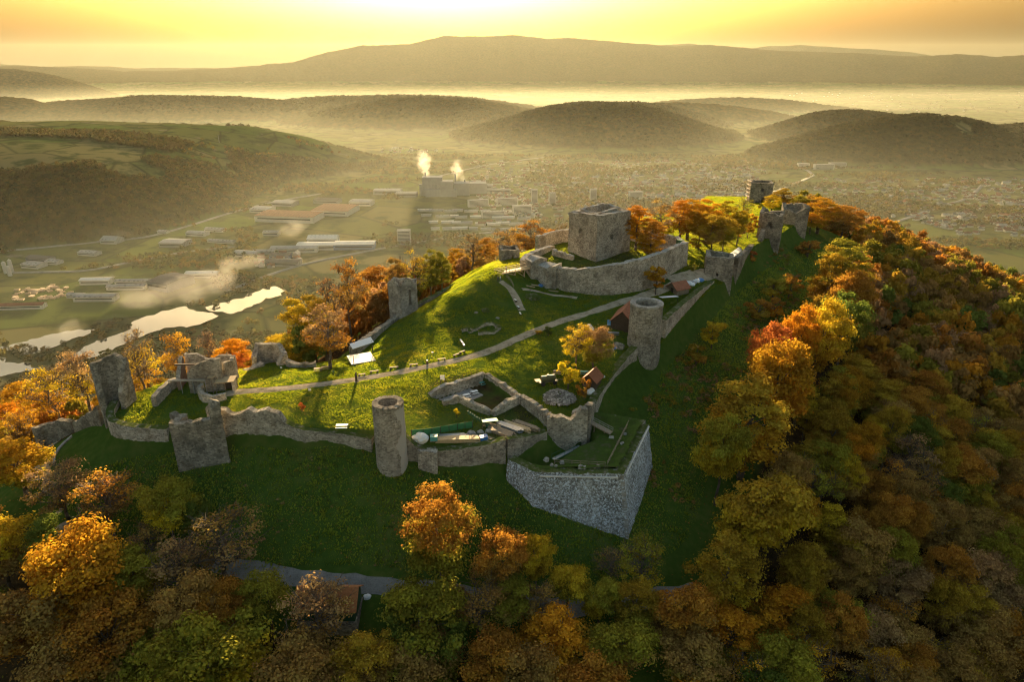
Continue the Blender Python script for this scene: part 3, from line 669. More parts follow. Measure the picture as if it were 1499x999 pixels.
# lesser ruins on the left
t_ = empty('corner_tower', (-92, 141, 0)); zt = at_y(160, 528, 141).z
child_of(wall('tower_wall', [(-89.6, 139.6, 9.0), (-89.0, 143.2, zt - 1.0), (-91.8, 144.4, zt + .3), (-94.4, 143.6, zt - .2), (-94.8, 140.4, zt - .6), (-93.4, 138.8, 8)], 1.1, rag=.7, mats=S2, seed=81, deep=4), t_)
tag(t_, 'dark half collapsed corner tower with its front torn open', 'tower')
t_ = empty('forest_edge_tower', (-34, 199, 0)); zt = at_y(585, 411, 198).z
child_of(wall('tower_wall', [(-36.9, 197.2, zt - .4), (-35.3, 196.4, zt + .9), (-33.5, 195.6, zt - 1.6), (-31.5, 196.6, zt + 1.4), (-29.6, 197.8, zt - .5), (-30.2, 202.5, zt - 1), (-36.3, 202.5, zt - .6)], 1.2, True, .55, mats=[stone_mat('limewashed_stone', (.24, .22, .19), (.46, .43, .38), (.40, .37, .32), 1.8, .65), M_STONE2], seed=82, deep=3, holes=((6.0, 6.9, zt - 8, zt - 2.4),)), t_)
tag(t_, 'pale two-pronged tower ruin standing against the forest edge', 'tower')
t_ = empty('watch_tower', (-1, 228, 0)); zt = at_y(745, 365, 226).z
child_of(wall('tower_wall', box_path((-1, 228), 5.4, 5.4, R(8), (zt, zt - .2, zt, zt + .2)), 1.0, True, .3, mats=S2, seed=83, holes=((3.4, 4.2, zt - 4.5, zt - 1.8),)), t_)
tag(t_, 'small square tower left of the keep by bare trees', 'tower')
tag(wall('boundary_wall', px((582,461,196.5),(570,471,192),(556,480,186),(540,490,179),(526,500,173.5),(514,507.5,170)), 1.6, rag=.35, mats=SS, seed=84), 'low stone wall falling from pale forest tower to the stage', 'wall', 'boundary walls along the wooded side')
tag(wall('boundary_wall', px((606,447,200),(625,437,206),(645,427,211),(670,414,216),(700,402,221)), 1.4, rag=.3, mats=[M_STONE2, M_TURF], seed=85), 'mossy low wall climbing the grassy mound right of pale forest tower', 'wall', 'boundary walls along the wooded side')
tag(wall('boundary_wall', px((462,529,158.5),(448,532,158),(432,532,158.5),(420,527,159.5)), 1.4, rag=.35, mats=SS, seed=86), 'low wall stump beneath the big russet tree', 'wall', 'boundary walls along the wooded side')
t_ = empty('ruined_tower', (-63, 162, 0)); zt = at_y(390, 511, 161).z
child_of(wall('tower_wall', [(-66.3, 160.4, zt - 2.4), (-66.2, 163.5, zt), (-62.5, 164.5, zt + .2), (-60.2, 163.6, zt + .4), (-58.6, 161.2, zt - 1.2), (-60, 159.4, zt - 3.4)], 1.3, rag=.6, mats=SS, seed=87), t_)
tag(t_, 'stubby ruined tower left of the russet tree, at wall end', 'tower')
tag(wall('boundary_wall', px((322,556,151.5),(345,550,155.0),(368,540,157.5),(384,531,160)), 1.8, rag=.4, mats=SS, seed=88), 'boulder wall between timber shelters and the stubby ruined tower', 'wall', 'boundary walls along the wooded side')
rn = empty('ruined_house', (-74, 147, 0))
Q = px((255,553,145),(316,556,144.5),(320,528,150),(258,522,151.5))
zt = at_y(290, 527, 150).z
child_of(wall('front_wall', [(Q[0].x + 3.4, 145, at_y(268, 545, 145).z), (-73.5, 144.6, at_y(285, 533, 144.6).z), (-70.2, 144.5, at_y(300, 526, 144.5).z), (-67.6, 144.3, at_y(316, 524, 144.5).z)], .9, rag=.4, ds=.5, mats=SS, seed=89, holes=((2.3, 4.0, 6, 9.2, 1), (6.6, 7.4, 10, 11.4))), rn)
child_of(wall('right_wall', [(-67.4, 145.2, zt + 1.2), (-66.9, 148.5, zt + .4), (-67.4, 151.4, zt + 1.0)], .9, rag=.5, mats=SS, seed=90), rn)
child_of(wall('rear_wall', [(-68.2, 151.8, zt + .6), (-73, 152, zt - .6), (-79.6, 152.2, zt + .8)], .9, rag=.6, mats=SS, seed=91, holes=((3.5, 4.6, zt - 3, zt - 1),)), rn)
child_of(wall('left_wall', [(-80, 151.2, zt + .5), (-80, 149, zt - 1.4), (-79.4, 146.5, zt - 4)], .9, rag=.6, mats=[plain('old_brick', (.22, .15, .11), .9, .4, 1.5), M_STONE], seed=92), rn)
bm_ = MB(); bm_.beam((-80, 147.5, zt - .2), (-67.6, 148.2, zt - .1), .35, .35); child_of(bm_.build('roof_beam', M_DKWOOD), rn)
tag(rn, 'roofless house ruin with arched opening at far left of lawn', 'ruin')
tag(wall('garden_wall', px((224,581,139.5),(234,570,142.5),(246,559,146.5),(258,553,149)), 1.1, rag=.3, mats=SS, seed=93), 'low crumbling wall stepping up left of the roofless house', 'wall', 'low walls round the roofless house')
tag(wall('garden_wall', px((296,562,143.2),(291,568,141.5),(297,576,139.5),(310,580,138.8),(330,576,139.5)), .8, rag=.2, mats=SS, seed=94), 'low curving wall in front of the timber shelters', 'wall', 'low walls round the roofless house')
rl = MB(); a = at_y(246, 557.5, 145.5); b = at_y(300, 557, 143.4); rl.beam(a, b, .3, .5)
for f in (0, .33, .66, 1): p = a.lerp(b, f); rl.bar((p.x, p.y, gz(p.x, p.y) - .2), p, .1)
tag(rl.build('steel_barrier', M_GREY), 'dark steel beam barrier before the roofless house', 'barrier')
tag(wall('terrace_wall', px((48,628,150),(62,622,152),(82,617,153.5),(106,614,152)), 1.4, rag=.5, mats=S2, seed=95), 'dark outer wall beside the approach track at left edge', 'wall', 'walls beside the approach track')
tag(wall('terrace_wall', px((110,618,149),(122,610,147),(135,601,144.5),(146,594,142)), 1.5, rag=.4, mats=S2, seed=96), 'sloping outer wall climbing from track to dark corner tower', 'wall', 'walls beside the approach track')
# ------------------------------------------------------------------ trees
def leaf_mat(name, transl=.36):
    t = Nt(name)
    oc = t.n('ObjectInfo').outputs['Color']; t2 = t.attr('tint', 'OBJECT').outputs['Color']
    rn = t.attr('leaf').outputs['Fac']; mx = t.attr('blend').outputs['Fac']
    c = t.coords('Object'); nz = t.noise(c, .35, 3)
    f = t.math('ADD', mx, t.math('MULTIPLY', t.math('SUBTRACT', nz, .5), 1.1))
    col = t.mix(t.ramp(f, [(.42, (0, 0, 0)), (.58, (1, 1, 1))]), oc, t2)
    hs = t.n('HueSaturation'); t.l(col, hs.inputs['Color'])
    h = t.math('MULTIPLY_ADD', rn, .035); h.node.inputs[2].default_value = .492; t.l(h, hs.inputs['Hue'])
    v = t.math('MULTIPLY_ADD', rn, 1.1); v.node.inputs[2].default_value = .5; t.l(v, hs.inputs['Value'])
    d = t.n('BsdfDiffuse'); t.l(hs.outputs[0], d.inputs['Color'])
    tr = t.n('BsdfTranslucent'); t.l(hs.outputs[0], tr.inputs['Color'])
    m = t.n('MixShader'); m.inputs[0].default_value = transl; t.l(d.outputs[0], m.inputs[1]); t.l(tr.outputs[0], m.inputs[2])
    return t.done(m.outputs[0])
M_LEAF = leaf_mat('autumn_leaves')
M_BARK = plain('bark', (.11, .085, .062), .95, .35, 3.0)
def rdir(n, rs):
    v = rs.normal(size=(n, 3)); return v / np.linalg.norm(v, axis=1, keepdims=True)
def make_crown(seed, Hh, Rr, zb, ncl, nleaf, size, shape='broad', hollow=.5):
    """leaf sized faces spread through uneven clumps; returns verts, quads, per-face leaf and blend values, clump centres"""
    rs = np.random.RandomState(seed); cz = (zb + Hh) / 2; hz = (Hh - zb) / 2
    void = rdir(1, rs)[0]; void[2] *= .5; skew = (rs.uniform(.85, 1.15), rs.uniform(.85, 1.15), rs.normal() * .09 * Rr)
    C = []
    while len(C) < ncl:
        p = rdir(1, rs)[0] * (rs.rand() ** .42)
        if shape == 'spruce':
            z = rs.rand() ** 1.3; a = rs.rand() * 6.283; r = (1 - z) * rs.uniform(.35, .95)
            C.append((r * math.cos(a) * Rr, r * math.sin(a) * Rr, zb + z * (Hh - zb))); continue
        if np.linalg.norm(p) < hollow: continue
        k = 1.0
        if shape == 'tall': k = 1 - .35 * max(0, p[2]) 
        if shape == 'broad': k = 1 - .25 * max(0, -p[2] - .2)
        if shape != 'spruce' and np.dot(p, void) > .52: continue
        q = (p[0] * Rr * k * .80 * skew[0] + p[2] * skew[2], p[1] * Rr * k * .80 * skew[1], cz + p[2] * hz * .84)
        if all((q[0] - c[0]) ** 2 + (q[1] - c[1]) ** 2 + (q[2] - c[2]) ** 2 > (Rr * .26) ** 2 for c in C) or rs.rand() < .05: C.append(q)
    C = np.array(C); per = nleaf // ncl; V = []; lf = []; 
    rc0 = Rr * (.235 if shape != 'spruce' else .2)
    P = []; O = []; RV = []
    for c in C:
        rc = rc0 * rs.uniform(.65, 1.35); m = int(per * (rc / rc0) ** 1.6)
        d = rdir(m, rs); d[:, 2] = np.where(d[:, 2] < -.35, -d[:, 2] * .6, d[:, 2])
        rad = rc * (rs.rand(m, 1) ** .28) * (1 + .25 * rs.normal(size=(m, 1)))
        p = c + d * rad * np.array([1, 1, .72]); P.append(p); O.append(d); RV.append(np.full(m, rs.rand()))
    P = np.concatenate(P); O = np.concatenate(O); RV = np.concatenate(RV); n = len(P)
    nrm = O + .5 * rdir(n, rs) + np.array([0, 0, .2]); nrm /= np.linalg.norm(nrm, axis=1, keepdims=True)
    a = np.cross(nrm, rdir(n, rs)); a /= np.linalg.norm(a, axis=1, keepdims=True) + 1e-9; b = np.cross(nrm, a)
    s = size * rs.uniform(.55, 1.3, size=(n, 1)); e = rs.uniform(.6, 1.0, size=(n, 1))
    Q = np.stack([P - a * s, P - b * s * e * .8 + nrm * s * .25, P + a * s, P + b * s * e], 1)
    V = Q.reshape(-1, 3); Fq = np.arange(n * 4).reshape(n, 4)
    leaf = np.clip(.45 * RV + .55 * rs.rand(n), 0, 1)
    blend = 1 - np.clip((P[:, 2] - zb) / (Hh - zb), 0, 1)
    return V, Fq, leaf, blend, C
def make_trunk(seed, Hh, Rr, zb, C, bare=0):
    rs = np.random.RandomState(seed + 500); mb = MB(); r0 = .018 * Hh + .06
    pts = [Vector((0, 0, -.6))]; nseg = 6; topz = zb + (Hh - zb) * .72
    for k in range(1, nseg + 1): pts.append(Vector((rs.normal() * .03 * Hh * k / nseg, rs.normal() * .03 * Hh * k / nseg, -.6 + (topz + .6) * k / nseg)))
    rad = [r0 * (1 - .82 * k / nseg) for k in range(nseg + 1)]
    for k in range(nseg): mb.bar(pts[k], pts[k + 1], rad[k], rad[k + 1], 7)
    order = rs.permutation(len(C))[:14 if not bare else len(C)]
    for i in order:
        c = Vector(C[i]); zt = max(zb * .55, min(topz * .95, c.z - .35 * c.to_2d().length - .5)); k = min(nseg - 1, max(0, (zt + .6) / (topz + .6) * nseg)); j = int(k)
        a = pts[j].lerp(pts[min(nseg, j + 1)], k - j); ra = max(.05, rad[j] * .5)
        m = a.lerp(c, .55) + Vector((rs.normal() * .3, rs.normal() * .3, .4)); mb.bar(a, m, ra, ra * .6, 5); mb.bar(m, c, ra * .6, ra * .2, 5)
        if bare:
            for q in range(bare):
                d = Vector(rdir(1, rs)[0]); d.z = abs(d.z) * .9 + .2; L = Rr * rs.uniform(.18, .42); s = m.lerp(c, rs.uniform(.1, 1)); e = s + d * L
                mb.bar(s, e, .055, .02, 3); f = s.lerp(e, .5); g = Vector(rdir(1, rs)[0]); g.z = abs(g.z); mb.bar(f, f + g * L * .6, .035, .015, 3)
    return mb
PROTO = {}
def proto(key, seed, Hh, Rr, zb, ncl, nleaf, size, shape='broad', bare=0, hollow=.5):
    V, Fq, lf, bl, C = make_crown(seed, Hh, Rr, zb, ncl, nleaf, size, shape, hollow)
    o = np_mesh('crown', V, Fq, M_LEAF); me = o.data
    for nm, arr in (('leaf', lf), ('blend', bl)):
        a = me.attributes.new(nm, 'FLOAT', 'FACE'); a.data.foreach_set('value', np.ascontiguousarray(arr, np.float32))
    bpy.data.objects.remove(o); tm = make_trunk(seed, Hh, Rr, zb, C, bare).build('trunk', M_BARK, smooth=True); td = tm.data; bpy.data.objects.remove(tm)
    PROTO.setdefault(key, []).append((td, me, Hh, Rr))
for i in range(7): proto('broad', 11 + i, 16, 6.2, 3.2 + (i % 4) * .4, 48, 14500, .19)
for i in range(4): proto('tall', 31 + i, 24, 6.0, 2.4 + i * .5, 58, 15500, .20, 'tall')
for i in range(3): proto('sparse', 51 + i, 16, 5.6, 4, 30, 4200 - 900 * i, .17, 'broad', 7, .4)
for i in range(2): proto('bare', 61 + i, 17, 5.0, 5, 26, 900, .15, 'tall', 10, .35)
for i in range(2): proto('small', 71 + i, 7, 3.3, 1.3, 22, 3400, .20)
for i in range(2): proto('bush', 81 + i, 3, 2.0, .2, 14, 1500, .15)
proto('spruce', 91, 20, 3.4, 1.0, 150, 10000, .2, 'spruce')
# autumn colours: leaf albedo, second tint, word
PAL = {'amber': ((.42, .20, .018), (.30, .14, .015)), 'golden': ((.42, .27, .02), (.33, .20, .018)), 'orange': ((.50, .19, .016), (.40, .19, .02)), 'rust': ((.36, .155, .026), (.27, .13, .024)),
       'brown': ((.31, .175, .05), (.26, .16, .045)), 'tan': ((.33, .19, .085), (.26, .15, .06)), 'olive': ((.24, .205, .025), (.19, .17, .024)), 'green': ((.12, .145, .024), (.14, .135, .024)),
       'yellow': ((.55, .38, .02), (.40, .30, .02)), 'scarlet': ((.46, .12, .035), (.46, .18, .03)), 'bronze': ((.34, .21, .024), (.34, .17, .024)), 'dark': ((.06, .075, .02), (.06, .07, .02))}
KINDN = {'broad': 'broadleaf_tree', 'tall': 'beech_tree', 'sparse': 'thinning_tree', 'bare': 'bare_tree', 'small': 'young_tree', 'bush': 'bush', 'spruce': 'spruce_tree'}
_rt = random.Random(5); TREES = []
def tree(kind, x, y, H, Wd, colr, label, group=None, tint=None, z=None, pal=None, var=None):
    td, me, h0, r0 = PROTO[kind][(var if var is not None else _rt.randrange(99)) % len(PROTO[kind])]
    zz = gz(x, y) if z is None else z
    root = empty(KINDN[kind], (x, y, zz), _rt.random() * 6.28); sx = Wd / (2 * r0); root.scale = (sx, sx, H / h0)
    a = bpy.data.objects.new('trunk', td); b = bpy.data.objects.new('crown', me)
    for o in (a, b): COL.objects.link(o); o.parent = root
    c1, c2 = PAL[colr]; j = _rt.uniform(.85, 1.18); c1 = tuple(min(.8, q * j) for q in c1)
    if tint: c2 = PAL[tint][0]
    b.color = (*c1, 1); b['tint'] = [c2[0], c2[1], c2[2]]
    tag(root, label, 'bush' if kind == 'bush' else 'tree', group)
    TREES.append((x, y, zz, H, Wd, colr, root)); return root
def tpx(u, vt, wpx, Y, kind, colr, label, group=None, tint=None, hmin=None):
    """a tree from its top pixel, its crown width in pixels and its distance"""
    if hmin:                                   # a tree whose foot shows: hmin is the pixel row of its foot
        q = hit(u, hmin); Y = q.y
    for _ in range(40):
        p = at_y(u, vt, Y); dep = CP * p.y - SP * (p.z - CAMZ) + 2; g = gz(p.x, p.y); H = p.z - g; Wd = wpx * dep / F
        if hmin or (group == GR and u > 1105) or H > Wd * (.62 if kind == 'bush' else 1.3 if group in (GR, GW_) and u < 1105 else .98) or Y < 80 or Y > 420: break
        Y += 2.5 if group == GW_ else -2.5
    if H < 1.2: H = 1.2
    if group == GR and u > 1105: Wd = min(Wd, 1.15 * H)
    return tree(kind, p.x, p.y, H, Wd * 1.06, colr, label, group, tint)
GB, GL, GR, GW_, GM = 'trees below the front slope', 'trees on the lower left', 'trees behind the keep', 'trees along the wooded side', 'trees inside the castle'
for a in [
 (640,696,122,97,'tall','rust','tall two-tone tree, russet top over olive gold base, before the slope',GB,'olive'),
 (733,772,88,97.5,'broad','rust','round russet tree just right of the tall two-tone tree',GB,'brown'),
 (785,779,62,99,'broad','golden','golden tree touching the right side of the round russet tree',GB),
 (832,832,74,97,'broad','golden','yellow-olive tree over the road, below the bastion corner',GB,'olive'),
 (880,846,66,95,'broad','olive','olive tree between the yellow-olive tree and a russet one',GB,'golden'),
 (700,850,110,93,'sparse','brown','thin brown tree below the round russet tree',GB,'olive'),
 (615,858,136,91,'broad','olive','wide olive green tree right of the tiled roof hut',GB,'green'),
 (812,897,124,86,'tall','orange','bright orange tree near the bottom centre, sunlit top',GB,'amber'),
 (745,846,92,95,'broad','olive','olive tree hiding the road below the round russet tree',GB,'brown'),
 (790,852,84,94,'sparse','brown','brown thinning tree over the road below the bastion',GB,'olive'),
 (665,866,84,94.5,'broad','brown','brown tree over the road just below the tall two-tone tree',GB,'olive'),
 (930,856,84,96,'broad','bronze','bronze tree over the road right of the olive ones',GB,'olive'),
 (590,868,70,94,'small','olive','small olive tree at the road bend right of the hut',GB,'golden'),
 (942,792,84,104,'sparse','olive','pale olive thinning tree just below the bastion point',GB,'golden'),
 (895,800,64,104,'bare','brown','nearly bare brown tree left below bastion point',GB),
 (1000,853,112,96,'broad','rust','rust brown tree right of pale olive thinning tree, over the track',GB,'brown'),
 (1070,776,112,102,'tall','bronze','tall gold-olive tree rising over dark ditch right of the bastion',GB,'golden'),
 (1125,686,150,113,'broad','bronze','broad bronze tree above the tall gold-olive one at forest edge',GB,'golden'),
 (1105,546,140,136,'tall','bronze','large bronze tree at the forest edge right of the gatehouse','trees at the right forest edge','amber'),
 (1065,602,84,128,'broad','olive','olive tree in front of the large bronze forest edge tree','trees at the right forest edge','golden'),
 (1150,497,118,149,'broad','amber','amber tree below the scarlet tree at forest edge','trees at the right forest edge','orange'),
 (1138,461,72,163,'broad','scarlet','scarlet pink tree at the forest edge, right of curtain wall','trees at the right forest edge'),
 (1178,444,62,169,'broad','orange','fiery orange tree right above the scarlet tree','trees at the right forest edge','golden'),
 (1215,436,84,174,'broad','golden','gold tree right of the fiery orange tree','trees at the right forest edge','amber'),
 (1250,419,84,188,'broad','green','round green tree on the forest edge above gold tree','trees at the right forest edge'),
 (1240,342,96,226,'tall','olive','tall olive tree at the upper forest edge beside the moat','trees at the right forest edge','amber'),
 (1222,352,60,222,'tall','bronze','slim bronze tree left beside the tall olive edge tree','trees at the right forest edge'),
 (1258,388,70,208,'broad','rust','rust tree at upper forest edge below the tall olive tree','trees at the right forest edge'),
 (12,640,100,126,'tall','amber','amber tree cut by left picture edge, below approach track',GL,'golden'),
 (75,676,96,117,'sparse','tan','thin tan tree right of amber tree at left edge',GL,'brown'),
 (142,694,116,113,'sparse','rust','thin rust brown tree left of the yellow-green dome tree',GL,'brown'),
 (232,703,104,110.5,'broad','olive','yellow-green dome shaped tree at foot of left slope',GL,'yellow'),
 (276,730,62,110,'broad','green','small green tree right beside the yellow-green dome tree',GL,'olive'),
 (312,746,136,104,'sparse','brown','large brown thinning tree against the grassy front slope',GL,'tan'),
 (100,776,170,99,'broad','amber','big amber tree in the lower left, sunlit top',GL,'orange'),
 (190,806,104,98,'broad','olive','olive tree right of the big amber tree',GL,'golden'),
 (255,790,124,97,'sparse','tan','thin tan tree below the large brown thinning tree',GL,'brown'),
 (212,765,88,103,'sparse','brown','small brown tree below the yellow-green dome tree',GL,'olive'),
 (385,842,92,98,'broad','olive','olive green tree left of the tiled roof hut by the road',GL,'green'),
 (290,906,186,88,'broad','olive','wide olive-yellow tree at bottom, left of tiled hut',GL,'golden'),
 (452,852,132,90.5,'sparse','tan','pinkish tan thinning tree half covering the tiled hut roof',GL,'brown'),
 (30,850,160,91,'broad','brown','dark brown tree in the lower left corner',GL,'rust'),
 (150,888,160,88,'broad','rust','rust brown tree below the big amber tree',GL,'brown'),
 (205,930,120,84,'broad','olive','dull olive tree low between rust brown and wide olive-yellow trees',GL,'brown'),
 (-20,760,130,104,'broad','golden','golden brown tree cut by left edge above dark brown tree',GL,'brown'),
 (535,930,110,85,'broad','bronze','bronze tree at bottom right of the pinkish tan one',GB,'brown'),
 (630,935,130,84,'broad','brown','brown tree at bottom below the wide olive green tree',GB,'olive'),
 (720,930,120,84,'broad','rust','rust tree at bottom left of bright orange tree',GB,'olive'),
 (910,905,120,87,'broad','olive','olive tree at bottom right of bright orange tree',GB,'brown'),
 (1010,930,130,86,'broad','brown','brown tree at bottom below the rust brown one',GB,'olive'),
 (440,945,150,83,'broad','brown','dull brown tree at bottom, below pinkish tan tree',GB,'olive'),
 (330,965,140,81,'broad','olive','olive tree at bottom edge below the wide olive-yellow one',GL,'brown'),
 (80,950,150,83,'broad','brown','brown tree at bottom edge under the rust brown tree',GL,'rust'),
 (860,965,130,82,'broad','rust','rust tree at bottom edge right of the orange tree base',GB,'brown'),
 # behind the left corner
 (28,552,112,158,'tall','amber','amber tree at left edge above the approach track',GW_,'golden'),
 (62,532,84,164,'sparse','golden','gold thinning tree behind the approach track',GW_,'amber'),
 (106,508,84,157,'sparse','tan','tall half bare tan tree left of dark corner tower',GW_,'golden'),
 (5,590,80,150,'tall','orange','orange tree low at the left edge beside the track',GW_,'amber'),
 (150,545,60,166,'tall','golden','gold tree just left behind dark corner tower',GW_,'amber'),
 (205,505,88,162,'sparse','golden','golden thinning tree right behind dark corner tower',GW_,'amber'),
 (190,474,60,168,'bare','brown','bare crowned tree rising above the dark corner tower',GW_,'golden'),
 (251,482,66,172,'sparse','amber','amber thinning tree left of the roofless house against water',GW_,'rust'),
 (298,478,52,178,'bare','tan','bare tree behind the roofless house against water',GW_),
 (335,491,62,166,'tall','orange','bright red-orange tree behind the roofless house',GW_,'scarlet'),
 (362,510,46,176,'broad','amber','small amber tree right of the bright red-orange one',GW_,'golden'),
 (395,488,60,184,'broad','golden','gold tree behind the stubby ruined tower',GW_,'amber'),
 (425,430,72,190,'tall','golden','tall gold-green tree at left end of the beech row',GW_,'olive'),
 (450,425,60,196,'tall','bronze','bronze beech between tall gold-green tree and rust beech',GW_,'rust'),
 (503,372,70,200,'sparse','rust','tallest rust beech with half bare crown in the row',GW_,'brown'),
 (478,395,60,203,'bare','rust','bare topped beech left of the tallest rust beech',GW_,'brown'),
 (545,384,84,205,'tall','rust','rust beech left of the pale two-pronged tower',GW_,'amber'),
 (520,420,70,199,'tall','bronze','bronze beech below the tallest rust beech',GW_,'rust'),
 (575,372,56,214,'tall','brown','brown beech behind the pale two-pronged tower',GW_,'rust'),
 (605,362,60,216,'sparse','bronze','olive-brown thinning beech right behind two-pronged tower',GW_,'olive'),
 (628,360,36,222,'tall','olive','narrow dull olive tree in beech row, left of two',GW_),
 (645,364,36,226,'tall','olive','narrow dull olive tree in beech row, right of two',GW_),
 (632,385,64,216,'tall','rust','rust beech below the two narrow olive trees',GW_,'amber'),
 (668,360,66,224,'tall','amber','amber beech right of the two narrow olive trees',GW_,'rust'),
 (700,362,60,230,'tall','orange','orange beech above the grassy mound',GW_,'amber'),
 (722,352,56,236,'tall','amber','amber beech left of small square tower',GW_,'olive'),
 (690,338,44,246,'bare','brown','bare tree top above the orange beeches',GW_),
 (742,330,56,248,'sparse','brown','half bare brown tree behind the small square tower',GW_,'tan'),
 (775,319,66,250,'sparse','rust','rust brown tree between small square tower and keep',GW_,'brown'),
 (802,334,44,256,'tall','orange','orange tree close left behind the keep',GW_,'amber'),
 (825,326,30,268,'bare','brown','small bare tree touching left side of the keep',GW_),
 (600,398,70,211,'tall','rust','rust beech right beside the pale two-pronged tower',GW_,'brown'),
 (655,395,56,222,'tall','brown','brown beech low in the row above the mossy wall',GW_,'amber'),
 (560,420,64,203,'tall','amber','amber beech just left of the two-pronged tower',GW_,'rust'),
 (455,480,60,186,'broad','golden','gold tree low behind the big russet tree',GW_,'olive'),
 (420,500,50,184,'broad','golden','gold bush-like tree right of stubby ruined tower',GW_),
 (612,402,62,218,'tall','rust','rust beech at right shoulder of the pale two-pronged tower',GW_,'amber'),
 (640,398,60,224,'tall','bronze','bronze beech in the dense row right of two-pronged tower',GW_,'rust'),
 (688,372,52,234,'tall','rust','rust beech between amber and orange beeches above the mound',GW_,'amber'),
 (530,440,74,202,'tall','rust','dark rust beech at left foot of the two-pronged tower',GW_,'brown'),
 (497,436,70,200,'tall','brown','brown beech low in row behind the big russet tan tree',GW_,'rust'),
 (470,440,58,197,'broad','bronze','bronze beech right of the tall gold-green tree',GW_,'golden'),
 (708,346,48,240,'tall','rust','rust beech just left of the small square tower',GW_,'brown'),
 (758,338,50,252,'tall','amber','amber beech right behind small square tower',GW_,'rust'),
 # behind the keep and along the ridge
 (922,306,42,312,'tall','bronze','bronze tree touching the right side of the keep',GR,'amber'),
 (1028,306,46,318,'broad','amber','amber tree in shade below the orange ridge trees',GR,'bronze'),
 (1064,318,40,318,'broad','bronze','bronze tree at far end of the meadow',GR,'olive'),
 (1112,300,40,332,'broad','olive','olive tree at the foot of the distant square tower',GR,'golden'),
 (935,298,52,322,'tall','orange','orange tree just right behind the keep',GR,'amber'),
 (970,289,56,336,'sparse','brown','brown thinning tree behind yellow tree right of keep',GR,'tan'),
 (958,318,50,312,'tall','rust','rust tree above the right end of the ring wall',GR,'amber'),
 (981,319,36,304,'small','yellow','yellow tree right of the keep above the ring wall',GR,None,353),
 (1012,288,62,330,'tall','amber','large amber tree on the meadow behind the keep',GR,'golden',352),
 (1000,290,50,345,'tall','orange','orange topped tree behind the large amber one',GR,'rust'),
 (1040,288,54,346,'tall','orange','orange tree right of the large amber meadow tree',GR,'amber'),
 (1047,312,50,326,'broad','bronze','bronze tree in shade right of large amber tree',GR,'brown'),
 (1068,290,46,348,'tall','golden','gold tree left of the distant square tower',GR,'amber'),
 (1092,286,34,358,'sparse','olive','thin olive tree touching the distant square tower scaffolding',GR,'bronze'),
 (1085,308,40,330,'broad','golden','gold rounded tree below the distant square tower',GR,'bronze'),
 (1099,312,26,304,'small','amber','small amber tree beside the lower dark ruined tower',GR,None,350),
 (1083,332,22,292,'small','tan','little tan sapling on the far meadow',GR,'amber',354),
 (1020,349,22,282,'bush','bronze','round bronze bush on meadow right of the ring wall',GR,None,365),
 (1132,284,52,326,'tall','golden','gold tree between distant square tower and upper ruined tower',GR,'yellow'),
 (1150,274,48,340,'tall','bronze','bronze tree behind upper dark ruined tower',GR,'amber'),
 (1172,284,54,345,'tall','olive','dark olive tree at crest right of upper ruined tower',GR,'rust'),
 (1205,286,72,322,'tall','amber','amber tree at crest right of the dark olive one',GR,'golden'),
 (1240,296,70,318,'broad','rust','rust tree at crest further down the right skyline',GR,'brown'),
 (1190,312,56,312,'broad','orange','orange tree at forest edge beside upper ruined tower',GR,'golden'),
 (1186,352,40,300,'bush','rust','low rust thicket below the upper ruined tower','shrubs on the right-hand slope'),
 # inside the castle and on its slopes
 (474,449,88,155.5,'sparse','tan','big russet tan tree standing alone on the lawn by stage',GM,'rust',541),
 (846,470,54,165,'sparse','golden','pale gold feathery tree left of the red roofed house',GM,'yellow',549),
 (871,480,62,161.5,'broad','tan','fuller gold-brown tree joined to the feathery gold tree',GM,'olive',546),
 (833,530,42,153,'small','yellow','bright yellow round tree beside the stone heap',GM,None,571),
 (963,388,36,200,'small','amber','little amber tree in front of the ring wall',GM,'orange',433),
 (440,589,12,141,'bush','scarlet','tiny red sapling on the sunlit lawn',GM,None,607),
 (788,484,14,176,'bush','bronze','olive bush on the lawn edge of path, left of a pair','bush pair by the path',None,491),
 (803,478,14,178,'bush','dark','dark green bush by path, right of a pair','bush pair by the path',None,493),
 (856,553,24,148,'bush','rust','rust red bush beside the small tiled hut',GM,None,585),
 (668,598,12,138,'bush','yellow','small yellow green shrub on the lawn by the palace ruin',GM,'olive',614),
 (1046,469,42,187,'small','golden','lone yellow tree on slope right of the stout tower','shrubs on the right-hand slope','yellow',513),
 (1022,505,36,181,'bush','bronze','bronze shrub left below the lone yellow slope tree','shrubs on the right-hand slope','rust',536),
 (1136,405,44,214,'small','olive','yellow-olive small tree in the moat below ruined tower','shrubs on the right-hand slope','golden',446),
 (1160,402,38,218,'small','rust','rust small tree in moat right of yellow-olive one','shrubs on the right-hand slope','bronze',441),
 (1110,438,50,200,'bush','rust','rust shrub on slope below square wall tower','shrubs on the right-hand slope','bronze',468),
 (1132,436,46,203,'bush','rust','rust shrub right beside another on slope near scarlet tree','shrubs on the right-hand slope','orange',466),
 (1104,368,20,252,'bush','scarlet','red bush on the wall foot left of lower ruined tower','shrubs on the right-hand slope',None,390),
 (1015,385,14,232,'bush','olive','olive bush below the ring wall end by track',GM,None,398)]:
    tpx(*a)

